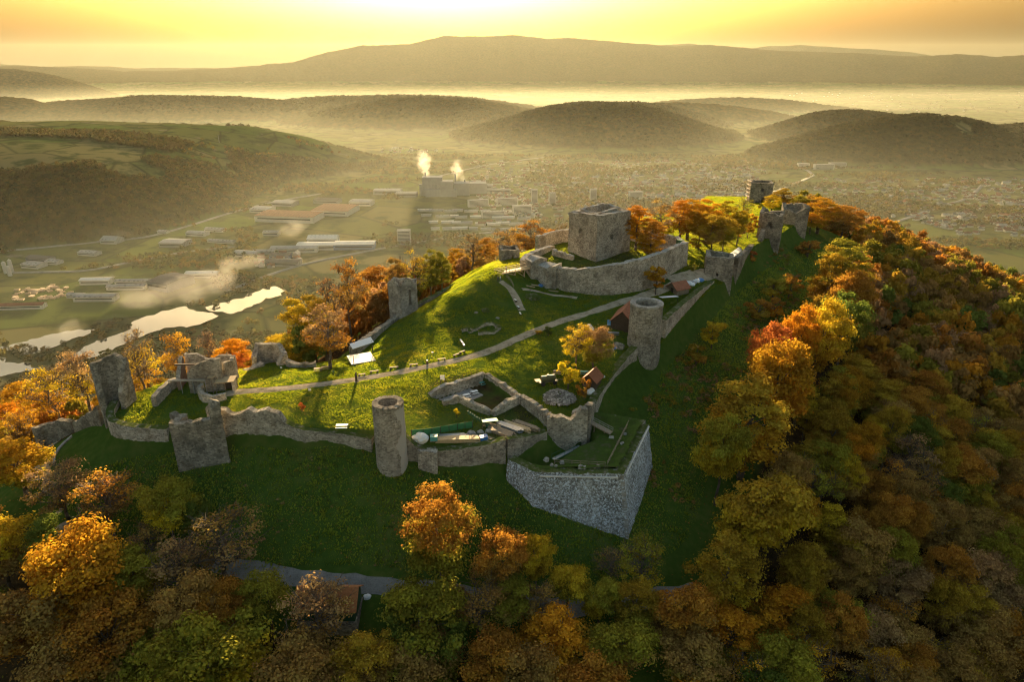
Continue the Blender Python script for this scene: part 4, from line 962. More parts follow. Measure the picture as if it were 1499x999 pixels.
# forest on the right shoulder and filling the lower band
EDGE = [hit(u, v) for (u, v) in ((1010,925),(1075,860),(1085,790),(1100,690),(1110,610),(1125,560),(1165,505),(1205,465),(1240,420),(1255,380),(1240,340),(1215,318))]
EDGE = [(p.x, p.y) for p in EDGE]
FOR_POLY = [(10, 58)] + EDGE + [(150, 340), (160, 392), (420, 400), (420, 60)]
BAND_POLY = [(-150, 56), (-140, 125), (-104, 121), (-92, 112), (-72, 104), (-55, 97), (-42, 92), (-20, 90), (0, 92), (16, 90), (24, 56)]
BACK_POLY = [(-175, 120), (-104, 148), (-92, 160), (-72, 168), (-56, 172), (-48, 190), (-40, 208), (-26, 222), (-10, 246), (14, 272), (40, 310), (70, 340), (95, 362), (110, 400), (70, 400), (0, 330), (-60, 260), (-110, 210), (-175, 190)]
rs = np.random.RandomState(3); cand = []
for poly, sp, zone in ((FOR_POLY, 7.3, 'right'), (BAND_POLY, 7.2, 'band'), (BACK_POLY, 7.6, 'back')):
    P = np.array(poly); x0, y0 = P.min(0); x1, y1 = P.max(0)
    gx, gy = np.meshgrid(np.arange(x0, x1, sp), np.arange(y0, y1, sp), indexing='ij')
    gx = gx + rs.uniform(-.42, .42, gx.shape) * sp; gy = gy + rs.uniform(-.42, .42, gy.shape) * sp
    _, _, _, ins = poly_dist(gx, gy, poly)
    for x, y in zip(gx[ins], gy[ins]): cand.append((x, y, zone))
cx = np.array([c[0] for c in cand]); cy_ = np.array([c[1] for c in cand]); czz = height(cx, cy_)[0]
existing = [(t[0], t[1], t[4]) for t in TREES] + [(123, 297, 22), (106, 275, 18), (130.5, 360, 16), (114, 285, 16)]
keep = []
for i, (x, y, zone) in enumerate(cand):
    if any((x - e[0]) ** 2 + (y - e[1]) ** 2 < (e[2] * .40 + 1.2) ** 2 for e in existing): continue
    H = rs.uniform(14, 20) if zone != 'back' else rs.uniform(15, 19); Wd = rs.uniform(10, 15.5)
    if zone == 'back': Wd *= .8
    u, v, dep = project(x, y, czz[i] + H); ub, vb, _ = project(x, y, czz[i])
    if dep < 30 or u < -90 or u > 1590 or v > 1040 or v < 0: continue
    if zone == 'band' and v < np.interp(u, [0, 100, 250, 330, 380, 570, 640, 1000, 1060], [700, 740, 790, 850, 880, 880, 835, 835, 800]): continue
    if zone == 'back' and v < np.interp(u, [0, 100, 330, 420, 500, 620, 740, 840, 940, 1100], [598, 570, 540, 482, 398, 374, 354, 366, 318, 296]): continue
    # hidden behind the shoulder of the hill?
    tt = np.linspace(.25, .96, 60); qx, qy = x * tt, y * tt; qz = CAMZ + (czz[i] + H - CAMZ) * tt
    q, dd, _ = height(qx, qy)
    if (qz < q + np.where(dd > 25, 6, 0)).any(): continue
    keep.append([x, y, czz[i], H, Wd, float(u), float(v), float(dep), zone])
keep.sort(key=lambda k: k[7])
FILLC = {'right': ['brown'] * 5 + ['rust'] * 4 + ['bronze'] * 5 + ['olive'] * 3 + ['green'] * 2 + ['amber'] * 2 + ['tan'] * 2, 'band': ['brown', 'rust', 'olive', 'olive', 'bronze', 'brown', 'green', 'amber'], 'back': ['amber', 'rust', 'bronze', 'golden', 'brown']}
NIND = max(0, 296 - len(TREES))
indiv, rest = keep[:NIND], keep[NIND:]
print('trees: explicit', len(TREES), 'fill', len(indiv), 'merged', len(rest))
for k in indiv:
    x, y, z, H, Wd, u, v, dep, zone = k; kind = _rt.choice(['broad', 'broad', 'tall', 'broad', 'sparse'] if zone != 'back' else ['tall', 'broad', 'sparse']); c = _rt.choice(FILLC[zone])
    if zone == 'right' and u < 1290 and v > 330 and _rt.random() < .35: c = _rt.choice(['amber', 'golden', 'orange'])
    k += [kind, c]
ZN = {'right': 'on the right-hand slope', 'band': 'in the bottom belt', 'back': 'behind the castle'}; used = {}
szw = lambda w_: 'small' if w_ < 11 else ('wide' if w_ > 13.2 else 'mid-sized')
shw = {'broad': 'round', 'tall': 'tall', 'sparse': 'thinning'}
# colours of all neighbours in the picture, for labels that single each tree out
PT = []
for (x, y, z, H, Wd, c, r) in TREES:
    u, v, _ = project(x, y, z + H * .8); PT.append((float(u), float(v), c))
for k in indiv: PT.append((k[5], k[6] + 8, k[10]))
PTA = np.array([(q[0], q[1]) for q in PT])
def near_col(u, v, du, dv):
    d = PTA - np.array([u, v]); a = d[:, 0] * du + d[:, 1] * dv; b = np.abs(d[:, 0] * dv - d[:, 1] * du)
    s = np.where((a > 6), a + 1.6 * b, 1e9); return PT[int(np.argmin(s))][2]
taken = set()
for k in indiv:
    x, y, z, H, Wd, u, v, dep, zone, kind, c = k; v8 = v + 8
    L, Rr_, B, T_ = (near_col(u, v8, *d) for d in ((-1, 0), (1, 0), (0, 1), (0, -1)))
    opts = [f"{shw[kind]} {c} tree {ZN[zone]}, {L} tree left, {Rr_} right, {B} below", f"{shw[kind]} {c} tree {ZN[zone]}, {B} tree below, {T_} above, {L} left",
            f"{szw(Wd)} {shw[kind]} {c} tree {ZN[zone]}, {L} left, {Rr_} right, {T_} above", f"{szw(Wd)} {shw[kind]} {c} tree {ZN[zone]}, between {L} and {Rr_}, over {B}",
            f"{szw(Wd)} {shw[kind]} {c} tree {ZN[zone]}, {B} below, {T_} above, {Rr_} right"]
    lab = next((o for o in opts if o not in taken), opts[0]); taken.add(lab)
    tree(kind, x, y, H, Wd, c, lab, 'forest trees ' + ZN[zone], _rt.choice([None, None, 'brown', 'olive']), z=z)

def merged_trees(name, items, seed, label, nl=1500, lsz=.55, dull=0.0):
    """a wood that reads as one mass: crowns of leaf faces in one mesh"""
    rsm = np.random.RandomState(seed); prot = []
    for i in range(5):
        V, Fq, lf, bl, _ = make_crown(200 + i, 1, .5, .12, 20, nl, lsz / 12, 'broad', .45); prot.append((V, lf))
    Vs, cs = [], []
    for (x, y, z, H, Wd, c) in items:
        V, lf = prot[rsm.randint(5)]; a = rsm.rand() * 6.28; ca, sa = math.cos(a), math.sin(a)
        Vs.append(np.stack([x + Wd * (V[:, 0] * ca - V[:, 1] * sa), y + Wd * (V[:, 0] * sa + V[:, 1] * ca), z - .5 + H * V[:, 2]], -1))
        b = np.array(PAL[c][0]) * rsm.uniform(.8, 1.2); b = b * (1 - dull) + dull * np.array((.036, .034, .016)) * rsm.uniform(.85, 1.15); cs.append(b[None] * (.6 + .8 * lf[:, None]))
    V = np.concatenate(Vs); cl = np.concatenate(cs); o = np_mesh(name, V, np.arange(len(V)).reshape(-1, 4), M_WOODS)
    a = o.data.attributes.new('leafcol', 'FLOAT_COLOR', 'FACE'); a.data.foreach_set('color', np.c_[cl, np.ones(len(cl))].astype(np.float32).ravel())
    return tag(o, label, kind='stuff')
t = Nt('woodland_leaves'); lc = t.attr('leafcol').outputs['Color']; d = t.n('BsdfDiffuse'); tr = t.n('BsdfTranslucent'); t.l(lc, d.inputs['Color']); t.l(lc, tr.inputs['Color'])
m = t.n('MixShader'); m.inputs[0].default_value = .3; t.l(d.outputs[0], m.inputs[1]); t.l(tr.outputs[0], m.inputs[2]); M_WOODS = t.done(m.outputs[0])
if rest: merged_trees('woodland', [(k[0], k[1], k[2], k[3], k[4], _rt.choice(FILLC['right'])) for k in rest], 5, 'autumn forest covering the far right shoulder of the castle hill', 2600, .42)
# woodland floor on the ground sheet
gx_, gy_ = GX.ravel(), GY.ravel(); lit = np.zeros(gx_.shape)
nm = RR.ravel() < 460
for poly in (FOR_POLY, BAND_POLY, BACK_POLY):
    dq, _, _, ins = poly_dist(gx_[nm], gy_[nm], poly); lit[nm] = np.maximum(lit[nm], np.where(ins, np.clip(dq / 3, 0, 1), 0))
ground.data.attributes['litter'].data.foreach_set('value', lit.astype(np.float32))

# ------------------------------------------------------------------ grass: tufts of real blades catching the low sun
def blade_mat(name, k, tl, cols=((.10, .135, .008), (.175, .205, .010), (.235, .225, .016), (.30, .22, .06))):
    t = Nt(name); c = t.coords('Object'); n = t.noise(c, .09, 4); n2 = t.noise(c, .9, 3)
    col = t.ramp(t.mix(.45, n, n2), [(p, tuple(x * k for x in q)) for p, q in zip((.3, .48, .60, .74), cols)])
    d = t.n('BsdfDiffuse'); tr = t.n('BsdfTranslucent'); t.l(col, d.inputs['Color']); t.l(col, tr.inputs['Color'])
    m = t.n('MixShader'); m.inputs[0].default_value = tl; t.l(d.outputs[0], m.inputs[1]); t.l(tr.outputs[0], m.inputs[2]); return t.done(m.outputs[0])
M_BLADE = blade_mat('meadow_blades', 1.2, .6); M_BLADE2 = blade_mat('slope_blades', 2.2, .4, ((.075, .10, .010), (.11, .135, .014), (.14, .155, .02), (.18, .16, .05)))
YARD = [hit(*q) for q in ((600,650),(645,637),(692,631),(722,607),(762,584),(801,607),(742,642),(674,655))]; YARD = [(q.x, q.y) for q in YARD]
COURT = [(3, 212), (10, 206), (17, 203.5), (29, 199.5), (45, 204), (56, 217), (58, 234), (46, 248), (30, 254), (16, 250), (8, 240)]
lt = lit.copy(); gxn, gyn = gx_[nm], gy_[nm]
for (poly, amt) in ((PIT, 1.0), (YARD, .75), (COURT, .7)):
    dq, _, _, ins = poly_dist(gxn, gyn, poly); lt[nm] = np.maximum(lt[nm], np.where(ins, amt * np.clip(dq / 1.0, 0, 1) * np.clip(.75 + .5 * fbm(gxn / 3, gyn / 3, 3), 0, 1), 0))
ground.data.attributes['litter'].data.foreach_set('value', lt.astype(np.float32))
def grass(name, poly, dens, hmin, hmax, label, seed, avoid=(), mat=None):
    rsg = np.random.RandomState(seed); P = np.array(poly); x0, y0 = P.min(0); x1, y1 = P.max(0); n = int((x1 - x0) * (y1 - y0) * dens)
    x = rsg.uniform(x0, x1, n); y = rsg.uniform(y0, y1, n); _, _, _, ins = poly_dist(x, y, poly)
    for (pl, r) in avoid:
        dq, _, _, _ = poly_dist(x, y, pl, False); ins &= dq > r
    for (pl, q) in ((PIT, 1.0), (YARD, .8), (COURT, .65)):
        dq, _, _, i2 = poly_dist(x, y, pl); ins &= ~(i2 & (rsg.rand(n) < q))
    cl = fbm(x / 2.2, y / 2.2, 3, N2); ins &= rsg.rand(n) < .85 + .35 * cl
    x, y = x[ins], y[ins]; n = len(x); z = height(x, y)[0] - .03
    hh = rsg.uniform(hmin, hmax, n) * (1 + .45 * fbm(x / 2.5, y / 2.5, 2, N3)); a = rsg.rand(n) * 6.283; wv = hh * rsg.uniform(.35, .7, n)
    lx = rsg.normal(size=n) * .35 * hh; ly = rsg.normal(size=n) * .35 * hh; B = np.stack([x, y, z], -1)
    d = np.stack([np.cos(a) * wv, np.sin(a) * wv, np.zeros(n)], -1); up = np.stack([lx, ly, hh], -1)
    V = np.stack([B - d, B + d, B + up + d * .35, B + up * .9 - d * .5], 1).reshape(-1, 3)
    return tag(np_mesh(name, V, np.arange(n * 4).reshape(-1, 4), mat or M_BLADE), label, kind='stuff')
# ------------------------------------------------------------------ paths and roads
def smooth_line(P, step=1.0):
    P = [Vector((p[0], p[1], 0)) for p in P]; out = []
    for i in range(len(P) - 1):
        a, b, c, d = P[max(0, i - 1)], P[i], P[i + 1], P[min(len(P) - 1, i + 2)]; n = max(1, int((c - b).length / step))
        for k in range(n):
            t = k / n; out.append(.5 * ((2 * b) + (c - a) * t + (2 * a - 5 * b + 4 * c - d) * t * t + (3 * b - a - 3 * c + d) * t ** 3))
    out.append(P[-1]); return out
def dirt_mat(name, a, b, c_, sc=1.0):
    t = Nt(name); co = t.coords('Object'); n = t.noise(co, .5 * sc, 5, .65); m = t.noise(co, 4 * sc, 3)
    return t.done(t.diff(t.ramp(t.mix(.35, n, m), [(.32, a), (.5, b), (.68, c_)]), m, .6, .08))
M_PATH = dirt_mat('trodden_earth', (.12, .11, .05), (.38, .31, .22), (.50, .42, .31)); M_ROAD = dirt_mat('gravel_road', (.15, .145, .13), (.24, .23, .21), (.30, .29, .27))
def ribbon(name, uv, wd, mat, label, lift=.11, pts=None, step=1.0, seed=0):
    if pts is None: pts = [hit(*q) for q in uv]
    L = smooth_line(pts, step); X, Y = [], []; NC = 5
    for i, p in enumerate(L):
        a = L[max(0, i - 1)]; b = L[min(len(L) - 1, i + 1)]; d = (b - a).normalized(); n = Vector((-d.y, d.x, 0)); ww = wd * (1 + .28 * n1(i * .23 * step, seed + 1))
        for j in range(NC): q = p + n * ww * (j / (NC - 1) - .5) + n * .25 * n1(i * .5 + j, seed + 4); X.append(q.x); Y.append(q.y)
    X = np.array(X); Y = np.array(Y); Z = height(X, Y)[0] + lift; Z.reshape(-1, NC)[:, 0] -= lift * .75; Z.reshape(-1, NC)[:, -1] -= lift * .75
    ix = np.arange(len(X)).reshape(-1, NC); qf = np.stack([ix[:-1, :-1], ix[:-1, 1:], ix[1:, 1:], ix[1:, :-1]], -1).reshape(-1, 4)
    tag(np_mesh(name, np.stack([X, Y, Z], -1), qf, mat, smooth=True), label, kind='structure'); return [(q.x, q.y) for q in L]
PATHS = []
PATHS.append((ribbon('path', [(330,577),(400,570.5),(470,563.5),(540,553),(600,542.5),(660,530),(712,516),(755,498),(790,482),(830,469),(880,453),(930,438),(975,423),(1010,408),(1045,398)], 2.9, M_PATH, 'pale earth path winding across the lawn', seed=1), 1.5))
PATHS.append((ribbon('path', [(845,467),(890,447),(925,437),(960,424)], 1.3, M_PATH, 'second wheel track beside the upper path', seed=2), .8))
PATHS.append((ribbon('path', [(733,413),(747,424),(757,440),(764,456)], 2.2, M_PATH, 'bare earth strip below the timber bridge', seed=3), 1.2))
PATHS.append((ribbon('path', [(764,424),(785,427),(815,433),(845,437)], 1.4, M_PATH, 'worn track at the foot of the ring wall', seed=4), .7))
PATHS.append((ribbon('path', [(985,414),(1010,406),(1040,400),(1060,392)], 6.0, M_PATH, 'bare earth yard before the square tower', lift=.16, seed=5), 3.2))
ribbon('road', [(30,700),(53,673),(78,652),(106,633),(128,618),(140,606)], 3.0, M_PATH, 'approach track climbing to the left corner tower', seed=6)
ribbon('road', [(300,822),(372,838),(430,848),(500,857),(580,863),(640,868),(700,876),(780,887),(860,889),(940,880),(1020,866)], 3.2, M_ROAD, 'grey gravel road along the foot of front slope', seed=7)
grass('grass', PLATEAU, 34, .08, .20, 'short sunlit meadow grass inside the castle walls', 1, PATHS)
SLOPE = [(-104,124),(-84,128),(-66,126),(-25,122),(0,119),(30,132),(36,160),(50,180),(72,216),(95,250),(125,290),(135,290),(120,250),(95,215),(75,190),(60,165),(48,140),(38,118),(24,104),(0,101),(-30,101),(-60,101),(-85,112)]
grass('grass', SLOPE, 10, .16, .4, 'long shaded grass on the slopes outside the walls', 2, (), M_BLADE2)
# scrub on the banks
sc0 = []; rsb = np.random.RandomState(77)
SCRUB = [(24,138),(30,150),(37,160),(44,172),(56,193),(72,212),(92,248),(110,278),(128,290),(118,255),(96,218),(76,190),(62,168),(52,146),(42,126),(33,124)]
bx_, by_ = rsb.uniform(20, 132, 5200), rsb.uniform(118, 295, 5200); _, _, _, i_ = poly_dist(bx_, by_, SCRUB); i_ &= fbm(bx_ / 11, by_ / 11, 3, N3) > -.12
bz_ = height(bx_, by_)[0]
for x, y, z in zip(bx_[i_], by_[i_], bz_[i_]): sc0.append((x, y, z, rsb.uniform(.5, 1.5), rsb.uniform(1.2, 3.0), ['olive', 'tan', 'green', 'brown', 'tan', 'bronze'][rsb.randint(6)]))
merged_trees('undergrowth', sc0, 31, 'rough brown and green scrub on the bank right of the castle', 90, 1.3, .1)

# weeds and fallen leaves that roughen the banks
wx, wy = rsb.uniform(-104, 40, 9000), rsb.uniform(96, 130, 9000); _, _, _, i_ = poly_dist(wx, wy, SLOPE); i_ &= (fbm(wx / 7, wy / 7, 3, N2) > .12); wz = height(wx, wy)[0]
wd0 = [(x, y, z, rsb.uniform(.25, .7), rsb.uniform(.6, 1.8), ['olive', 'green', 'dark', 'green', 'tan'][rsb.randint(5)]) for x, y, z in zip(wx[i_], wy[i_], wz[i_])]
merged_trees('weeds', wd0, 32, 'coarse weeds dotted over the front bank below the walls', 36, 2.0, .15)
lx, ly = [], []
for (x, y, z, H, Wd, c, r_) in TREES:
    if c in ('green', 'dark'): continue
    n_ = int(26 * Wd / 8); rr_ = Wd * .62 * np.sqrt(rsb.rand(n_)) + rsb.rand(n_) * 2.5; a_ = rsb.rand(n_) * 6.283; lx.append(x + rr_ * np.cos(a_)); ly.append(y + rr_ * np.sin(a_) - .8)
sx0, sy0 = rsb.uniform(-100, 60, 5000), rsb.uniform(97, 175, 5000); _, _, _, i_ = poly_dist(sx0, sy0, SLOPE); lx.append(sx0[i_]); ly.append(sy0[i_])
lx = np.concatenate(lx); ly = np.concatenate(ly); lz = height(lx, ly)[0] + .16; n_ = len(lx); q_ = rsb.uniform(.08, .2, n_); a_ = rsb.rand(n_) * 6.283
e1 = np.stack([np.cos(a_) * q_, np.sin(a_) * q_, rsb.normal(size=n_) * .05], -1); e2 = np.stack([-np.sin(a_) * q_, np.cos(a_) * q_, rsb.normal(size=n_) * .05], -1); c_ = np.stack([lx, ly, lz], -1)
fl_ = np_mesh('fallen_leaves', np.stack([c_ - e1, c_ - e2, c_ + e1, c_ + e2], 1).reshape(-1, 3), np.arange(n_ * 4).reshape(-1, 4), M_WOODS)
at_ = fl_.data.attributes.new('leafcol', 'FLOAT_COLOR', 'FACE'); at_.data.foreach_set('color', np.c_[np.array([.30, .16, .04])[None] * rsb.uniform(.5, 1.3, (n_, 1)) * np.array([1, 1, 1])[None], np.ones(n_)].astype(np.float32).ravel())
tag(fl_, 'brown fallen leaves strewn on the banks and under the trees', kind='stuff')

# ------------------------------------------------------------------ furniture of the lawn
def parts(root, *objs):
    for o in objs: child_of(o, root)
    return root
def bench(u, v, du, dv, label, group, seatmat=M_WOOD, L=None):
    a = hit(u, v); b = hit(u + du, v + dv); d = (b - a).to_2d(); L = L or d.length; rz = math.atan2(d.y, d.x); c = (a + b) / 2; z = gz(c.x, c.y)
    r = empty('bench', (c.x, c.y, z)); s = MB().box((c.x, c.y, z + .46), (L, .42, .09), rz).build('seat', seatmat)
    ob = [s]; ux, uy = math.cos(rz), math.sin(rz)
    for q in (-.36, .36): ob.append(MB().box((c.x + ux * q * L, c.y + uy * q * L, z + .16), (.34, .4, .54), rz).build('leg', M_DKWOOD))
    return tag(parts(r, *ob), label, 'bench', group)
BG = 'benches along the lawn path'
for a in ((525,551.5,10,-1.4,'dark low bench beside the carved post, first in the row'),(541.5,547.5,13,-2.6,'bench in row by path, second from the carved post'),(570.5,542,13,-2,'bench by path, third from the carved post'),(599.5,537,12.5,-1.6,'bench by path, next left of bollard'),(640.5,529.5,12,-2,'bench by path, next right of bollard'),(664,523.5,8,-3.6,'bench by path right end of row, left of two touching'),(673,519.5,7.5,-3.8,'bench by path, farthest right of the row')):
    bench(*a[:4], a[4], BG)
LGp = 'white log seats on the slope'
for a in ((674,499,3.4,6,'upper white log seat near path and foundations'),(678,505,1.6,3.5,'lower white log seat near the path end'),(753,440,3,4,'uppermost of three white log seats below bridge'),(757.5,449.5,2.4,3.6,'middle of three white log seats below bridge'),(760.5,459.5,2,3.6,'lowest of three white log seats below bridge')):
    bench(*a[:4], a[4], LGp, M_WHITE)
# carved standing post on its base
p = hit(522, 560); r = empty('carved_post', p)
cv = MB()
prof = [(0, .34), (.5, .30), (.9, .27), (1.3, .31), (1.7, .29), (1.95, .16), (2.1, .21), (2.35, .22), (2.55, .12)]
for (z0, r0), (z1, r1_) in zip(prof, prof[1:]): cv.bar((p.x, p.y, p.z + z0 - .1), (p.x, p.y, p.z + z1 - .1), r0, r1_, 9)
parts(r, cv.build('post', M_DKWOOD, smooth=True), MB().bar((p.x, p.y, p.z - .2), (p.x, p.y, p.z + .12), .75, .6, 10).build('plinth', M_STONE2)); tag(r, 'dark carved wooden post casting long shadow on lawn', 'sculpture')
p = hit(625.6, 533.5); r = empty('bollard', p)
parts(r, MB().bar((p.x, p.y, p.z - .1), (p.x, p.y, p.z + .95), .28, .26, 10).build('post', M_DKWOOD), MB().bar((p.x, p.y, p.z + .95), (p.x, p.y, p.z + 1.15), .27, .2, 10).build('cap', M_WHITE)); tag(r, 'short dark bollard with white cap between two path benches', 'bollard')
def sign(u, v, ph, bw, bh, label, mat=M_WHITE, face=0.0, two=False, nm='sign'):
    p = hit(u, v); r = empty(nm, p); ob = []
    for q in ((-bw / 2, bw / 2) if two else (0,)): ob.append(MB().bar((p.x + q, p.y, p.z - .2), (p.x + q, p.y, p.z + ph), .05 if not two else .08).build('post', M_DKWOOD))
    ob.append(MB().box((p.x, p.y - .09, p.z + ph - bh / 2), (bw, .05, bh), face).build('panel', mat)); return tag(parts(r, *ob), label, 'sign')
sign(454,575,.9,.6,.55,'small white notice on post, left part of lawn')
sign(489,552,1.6,.4,.5,'thin green notice post under the big russet tree', M_GREEN)
sign(633.7,530,2.6,.5,.3,'tall thin pole sign behind the path bollard', M_GREY)
sign(648,563,2.2,1.0,1.2,'information board with white sheet by palace ruin fence', M_WHITE, 0, True, 'information_board')
sign(181,583,1.0,.5,.5,'white notice inside the curved wall near corner tower')
sign(412,541,.6,.5,.4,'tiny white notice at foot of stubby ruined tower')
def rail_fence(name, P, hgt, mat, label, cat='fence', step=2.0, rails=(.5, 1.0), r=.06, z=None):
    ptsr = [Vector(q) for q in P]; rt = empty(name, ptsr[0]); ob = []
    line = resample([(q.x, q.y, 0) for q in ptsr], step, False)[0]
    pz = [(q, gz(q.x, q.y) if z is None else (z if not callable(z) else z(q.x, q.y))) for q in line]
    for (q, g) in pz: ob.append(MB().bar((q.x, q.y, g - .2), (q.x, q.y, g + hgt), r * 1.2, n=5).build('post', mat))
    m = MB()
    for (a, ga), (b, gb) in zip(pz, pz[1:]):
        for f in rails: m.bar((a.x, a.y, ga + hgt * f * .98), (b.x, b.y, gb + hgt * f * .98), r, n=5)
    ob.append(m.build('rails', mat)); return tag(parts(rt, *ob), label, cat)
rail_fence('rail_fence', [hit(630,572), hit(641,565), hit(665,559.5), hit(690,553), hit(706,548.5)], 1.1, M_DKWOOD, 'dark timber rail fence behind the palace ruin')
# stage and its awning
p = hit(529, 529); r = empty('stage', p); z = p.z
parts(r, MB().box((p.x, p.y, z + .75), (6.2, 6.0, .22), R(24)).build('deck', plain('stage_boards', (.30, .30, .31), .7, .2, 1)), MB().box((p.x, p.y, z + .25), (5.9, 5.7, .8), R(24)).build('skirt', M_GREY),
      MB().bar((p.x - 1.2, p.y - 3.1, z - .2), (p.x - 1.2, p.y - 3.1, z + 3.0), .09).build('pole', M_DKWOOD), MB().bar((p.x + 2.6, p.y + 2.6, z - .2), (p.x + 2.6, p.y + 2.6, z + 3.2), .09).build('pole', M_DKWOOD)); tag(r, 'low grey square stage on the lawn under the russet tree', 'stage')
a = at_y(514, 509, 168); b = at_y(545, 498, 171); m = (a + b) / 2; d = b - a; r = empty('awning', (m.x, m.y, gz(m.x, m.y)))
ob = [MB().box((m.x, m.y, m.z + .2), (d.to_2d().length, 2.6, .08), math.atan2(d.y, d.x), tilt=(R(14), -math.atan2(d.z, d.to_2d().length))).build('sheet', M_WHITE)]
for q in (a, b): ob.append(MB().bar((q.x, q.y - .9, gz(q.x, q.y) - .2), (q.x, q.y - .9, q.z + .1), .07).build('pole', M_DKWOOD))
tag(parts(r, *ob), 'sloping white sheet awning against wall behind the stage', 'awning')
# picnic tables
def picnic(u, v, label, top, group, rz=.2, z=None, L=2.0):
    p = hit(u, v) if z is None else at_z(u, v, z); r = empty('picnic_table', p); c, s = math.cos(rz), math.sin(rz); ob = [MB().box((p.x, p.y, p.z + .75), (L, .8, .07), rz).build('table_top', top)]
    for q in (-.7, .7): ob.append(MB().box((p.x - s * q, p.y + c * q, p.z + .45), (L, .28, .06), rz).build('bench_seat', top))
    for q in (-.35 * L, .35 * L):
        m = MB(); x, y = p.x + c * q, p.y + s * q
        m.beam((x - s * .75, y + c * .75, p.z - .1), (x + s * .2, y - c * .2, p.z + .74), .08, .08); m.beam((x + s * .75, y - c * .75, p.z - .1), (x - s * .2, y + c * .2, p.z + .74), .08, .08); m.beam((x - s * .8, y + c * .8, p.z + .4), (x + s * .8, y - c * .8, p.z + .4), .07, .07)
        ob.append(m.build('leg', M_DKWOOD))
    return tag(parts(r, *ob), label, 'table', group)
picnic(501,629,'pale picnic table on lawn behind the low turf topped wall',M_WHITE,None,.05,L=2.4)
picnic(466,544,'dark picnic table under big russet tree, left of two',M_WOOD,'tables under the russet tree',.1)
picnic(477,542,'dark picnic table under big russet tree, right of two',M_WOOD,'tables under the russet tree',.3)
picnic(683,582,'white table in the paved palace room, left one',M_WHITE,'tables in the palace room',.5,7.3,1.6)
picnic(694.5,577,'white table in the paved palace room, right one',M_WHITE,'tables in the palace room',.5,7.3,1.6)
picnic(706.5,564,'teal table in far corner of the paved palace room',M_TEAL,'tables in the palace room',.6,7.3,1.8)
picnic(855,550,'teal table between yellow tree and small tiled hut',M_TEAL,'tables by the yellow tree',-.1)
picnic(816,548,'fresh wood table left of the bright yellow tree',M_PLANK,'tables by the yellow tree',-.3)
picnic(898,491,'pale blue table in front of the red roofed house',M_GREY,None,-.1,L=3.0)
# excavated foundations and boulders on the mound
tag(wall('foundation', [tuple(hit(u, v) + Vector((0, 0, .7))) for (u, v) in ((690,487),(700,482),(712,477),(723,476),(731,484),(722,489),(708,490),(700,491))], .9, rag=.4, ds=.5, mats=SG, seed=101, jit=.2), 'excavated stone foundation ring on lawn above the path', 'ruin')
tag(wall('foundation', [tuple(hit(u, v) + Vector((0, 0, .6))) for (u, v) in ((676,486),(684,484),(689,489))], .9, rag=.3, ds=.5, mats=SG, seed=102, jit=.2), 'short stub of foundation left of excavated ring', 'ruin')
def boulder(u, v, s, label, mat=M_CAP, flat=.6, group=None, seed=1, z=None, name='boulder'):
    p = hit(u, v) if z is None else at_z(u, v, z); bm = bmesh.new(); bmesh.ops.create_icosphere(bm, subdivisions=3, radius=1)
    for q in bm.verts:
        k = 1 + .28 * mnoise.noise(q.co * 1.3 + Vector((seed, 0, 0))) + .12 * mnoise.noise(q.co * 3.1 + Vector((0, seed, 0))); q.co *= k; q.co.z *= flat
    bmesh.ops.scale(bm, vec=Vector((s, s * .8, s)), verts=bm.verts); me = bpy.data.meshes.new(name); bm.to_mesh(me); bm.free(); me.materials.append(mat)
    o = bpy.data.objects.new(name, me); COL.objects.link(o); o.location = p; return tag(o, label, 'stone', group)
boulder(711,456,1.2,'mossy boulder on slope above the excavated ring',M_TURF,.7,seed=3)
boulder(697,459,.55,'small white stone left of the mossy boulder',M_CAP,seed=4); boulder(728,467,.6,'small white stone right below the mossy boulder',M_CAP,seed=5)
boulder(779,436,2.4,'grassy rock outcrop below the timber bridge',M_TURF,.5,seed=6)
# timber bridge to the ring wall
A0, A1 = at_y(726, 401, 203.5), at_y(794, 388, 209.5); r = empty('timber_bridge', A0)
dv = (A1 - A0); dn = Vector((-dv.y, dv.x, 0)).normalized(); ob = []
ob.append(MB().beam(A0 - dv.normalized() * .6, A1, 3.0, .16).build('deck', M_PLANK))
for sgn in (-1, 1):
    m = MB()
    for hgt in (.55, 1.1): m.beam(A0 + dn * sgn * 1.5 + Vector((0, 0, hgt)), A1 + dn * sgn * 1.5 + Vector((0, 0, hgt)), .10, .12)
    for k in range(9): q = A0 + dv * (k / 8) + dn * sgn * 1.5; m.beam(q, q + Vector((0, 0, 1.15)), .1, .1)
    ob.append(m.build('railing', M_PLANK))
for k in (3, 4.6, 6.2, 7.6):
    m = MB()
    for sgn in (-1, 1):
        q = A0 + dv * (k / 8) + dn * sgn * 1.3; g = gz(q.x, q.y) - .3; m.beam((q.x, q.y, g), q - Vector((0, 0, .1)), .24, .24); q2 = A0 + dv * ((k - 1.3) / 8) + dn * sgn * 1.3; m.beam((q.x, q.y, g + .4), q2 - Vector((0, 0, .2)), .16, .16)
    a = A0 + dv * (k / 8) - dn * 1.3; b = A0 + dv * (k / 8) + dn * 1.3; m.beam((a.x, a.y, gz(a.x, a.y)), b - Vector((0, 0, .2)), .14, .14)
    ob.append(m.build('trestle', M_PLANK))
tag(parts(r, *ob), 'fresh timber trestle bridge from mound to the ring wall', 'bridge')
rail_fence('rail_fence', [hit(742,407), hit(748,415), hit(752,422)], 1.1, M_WOOD, 'short timber fence running down below the bridge landing', 'fence', 1.6)
PLK = 'loose planks below the timber bridge'
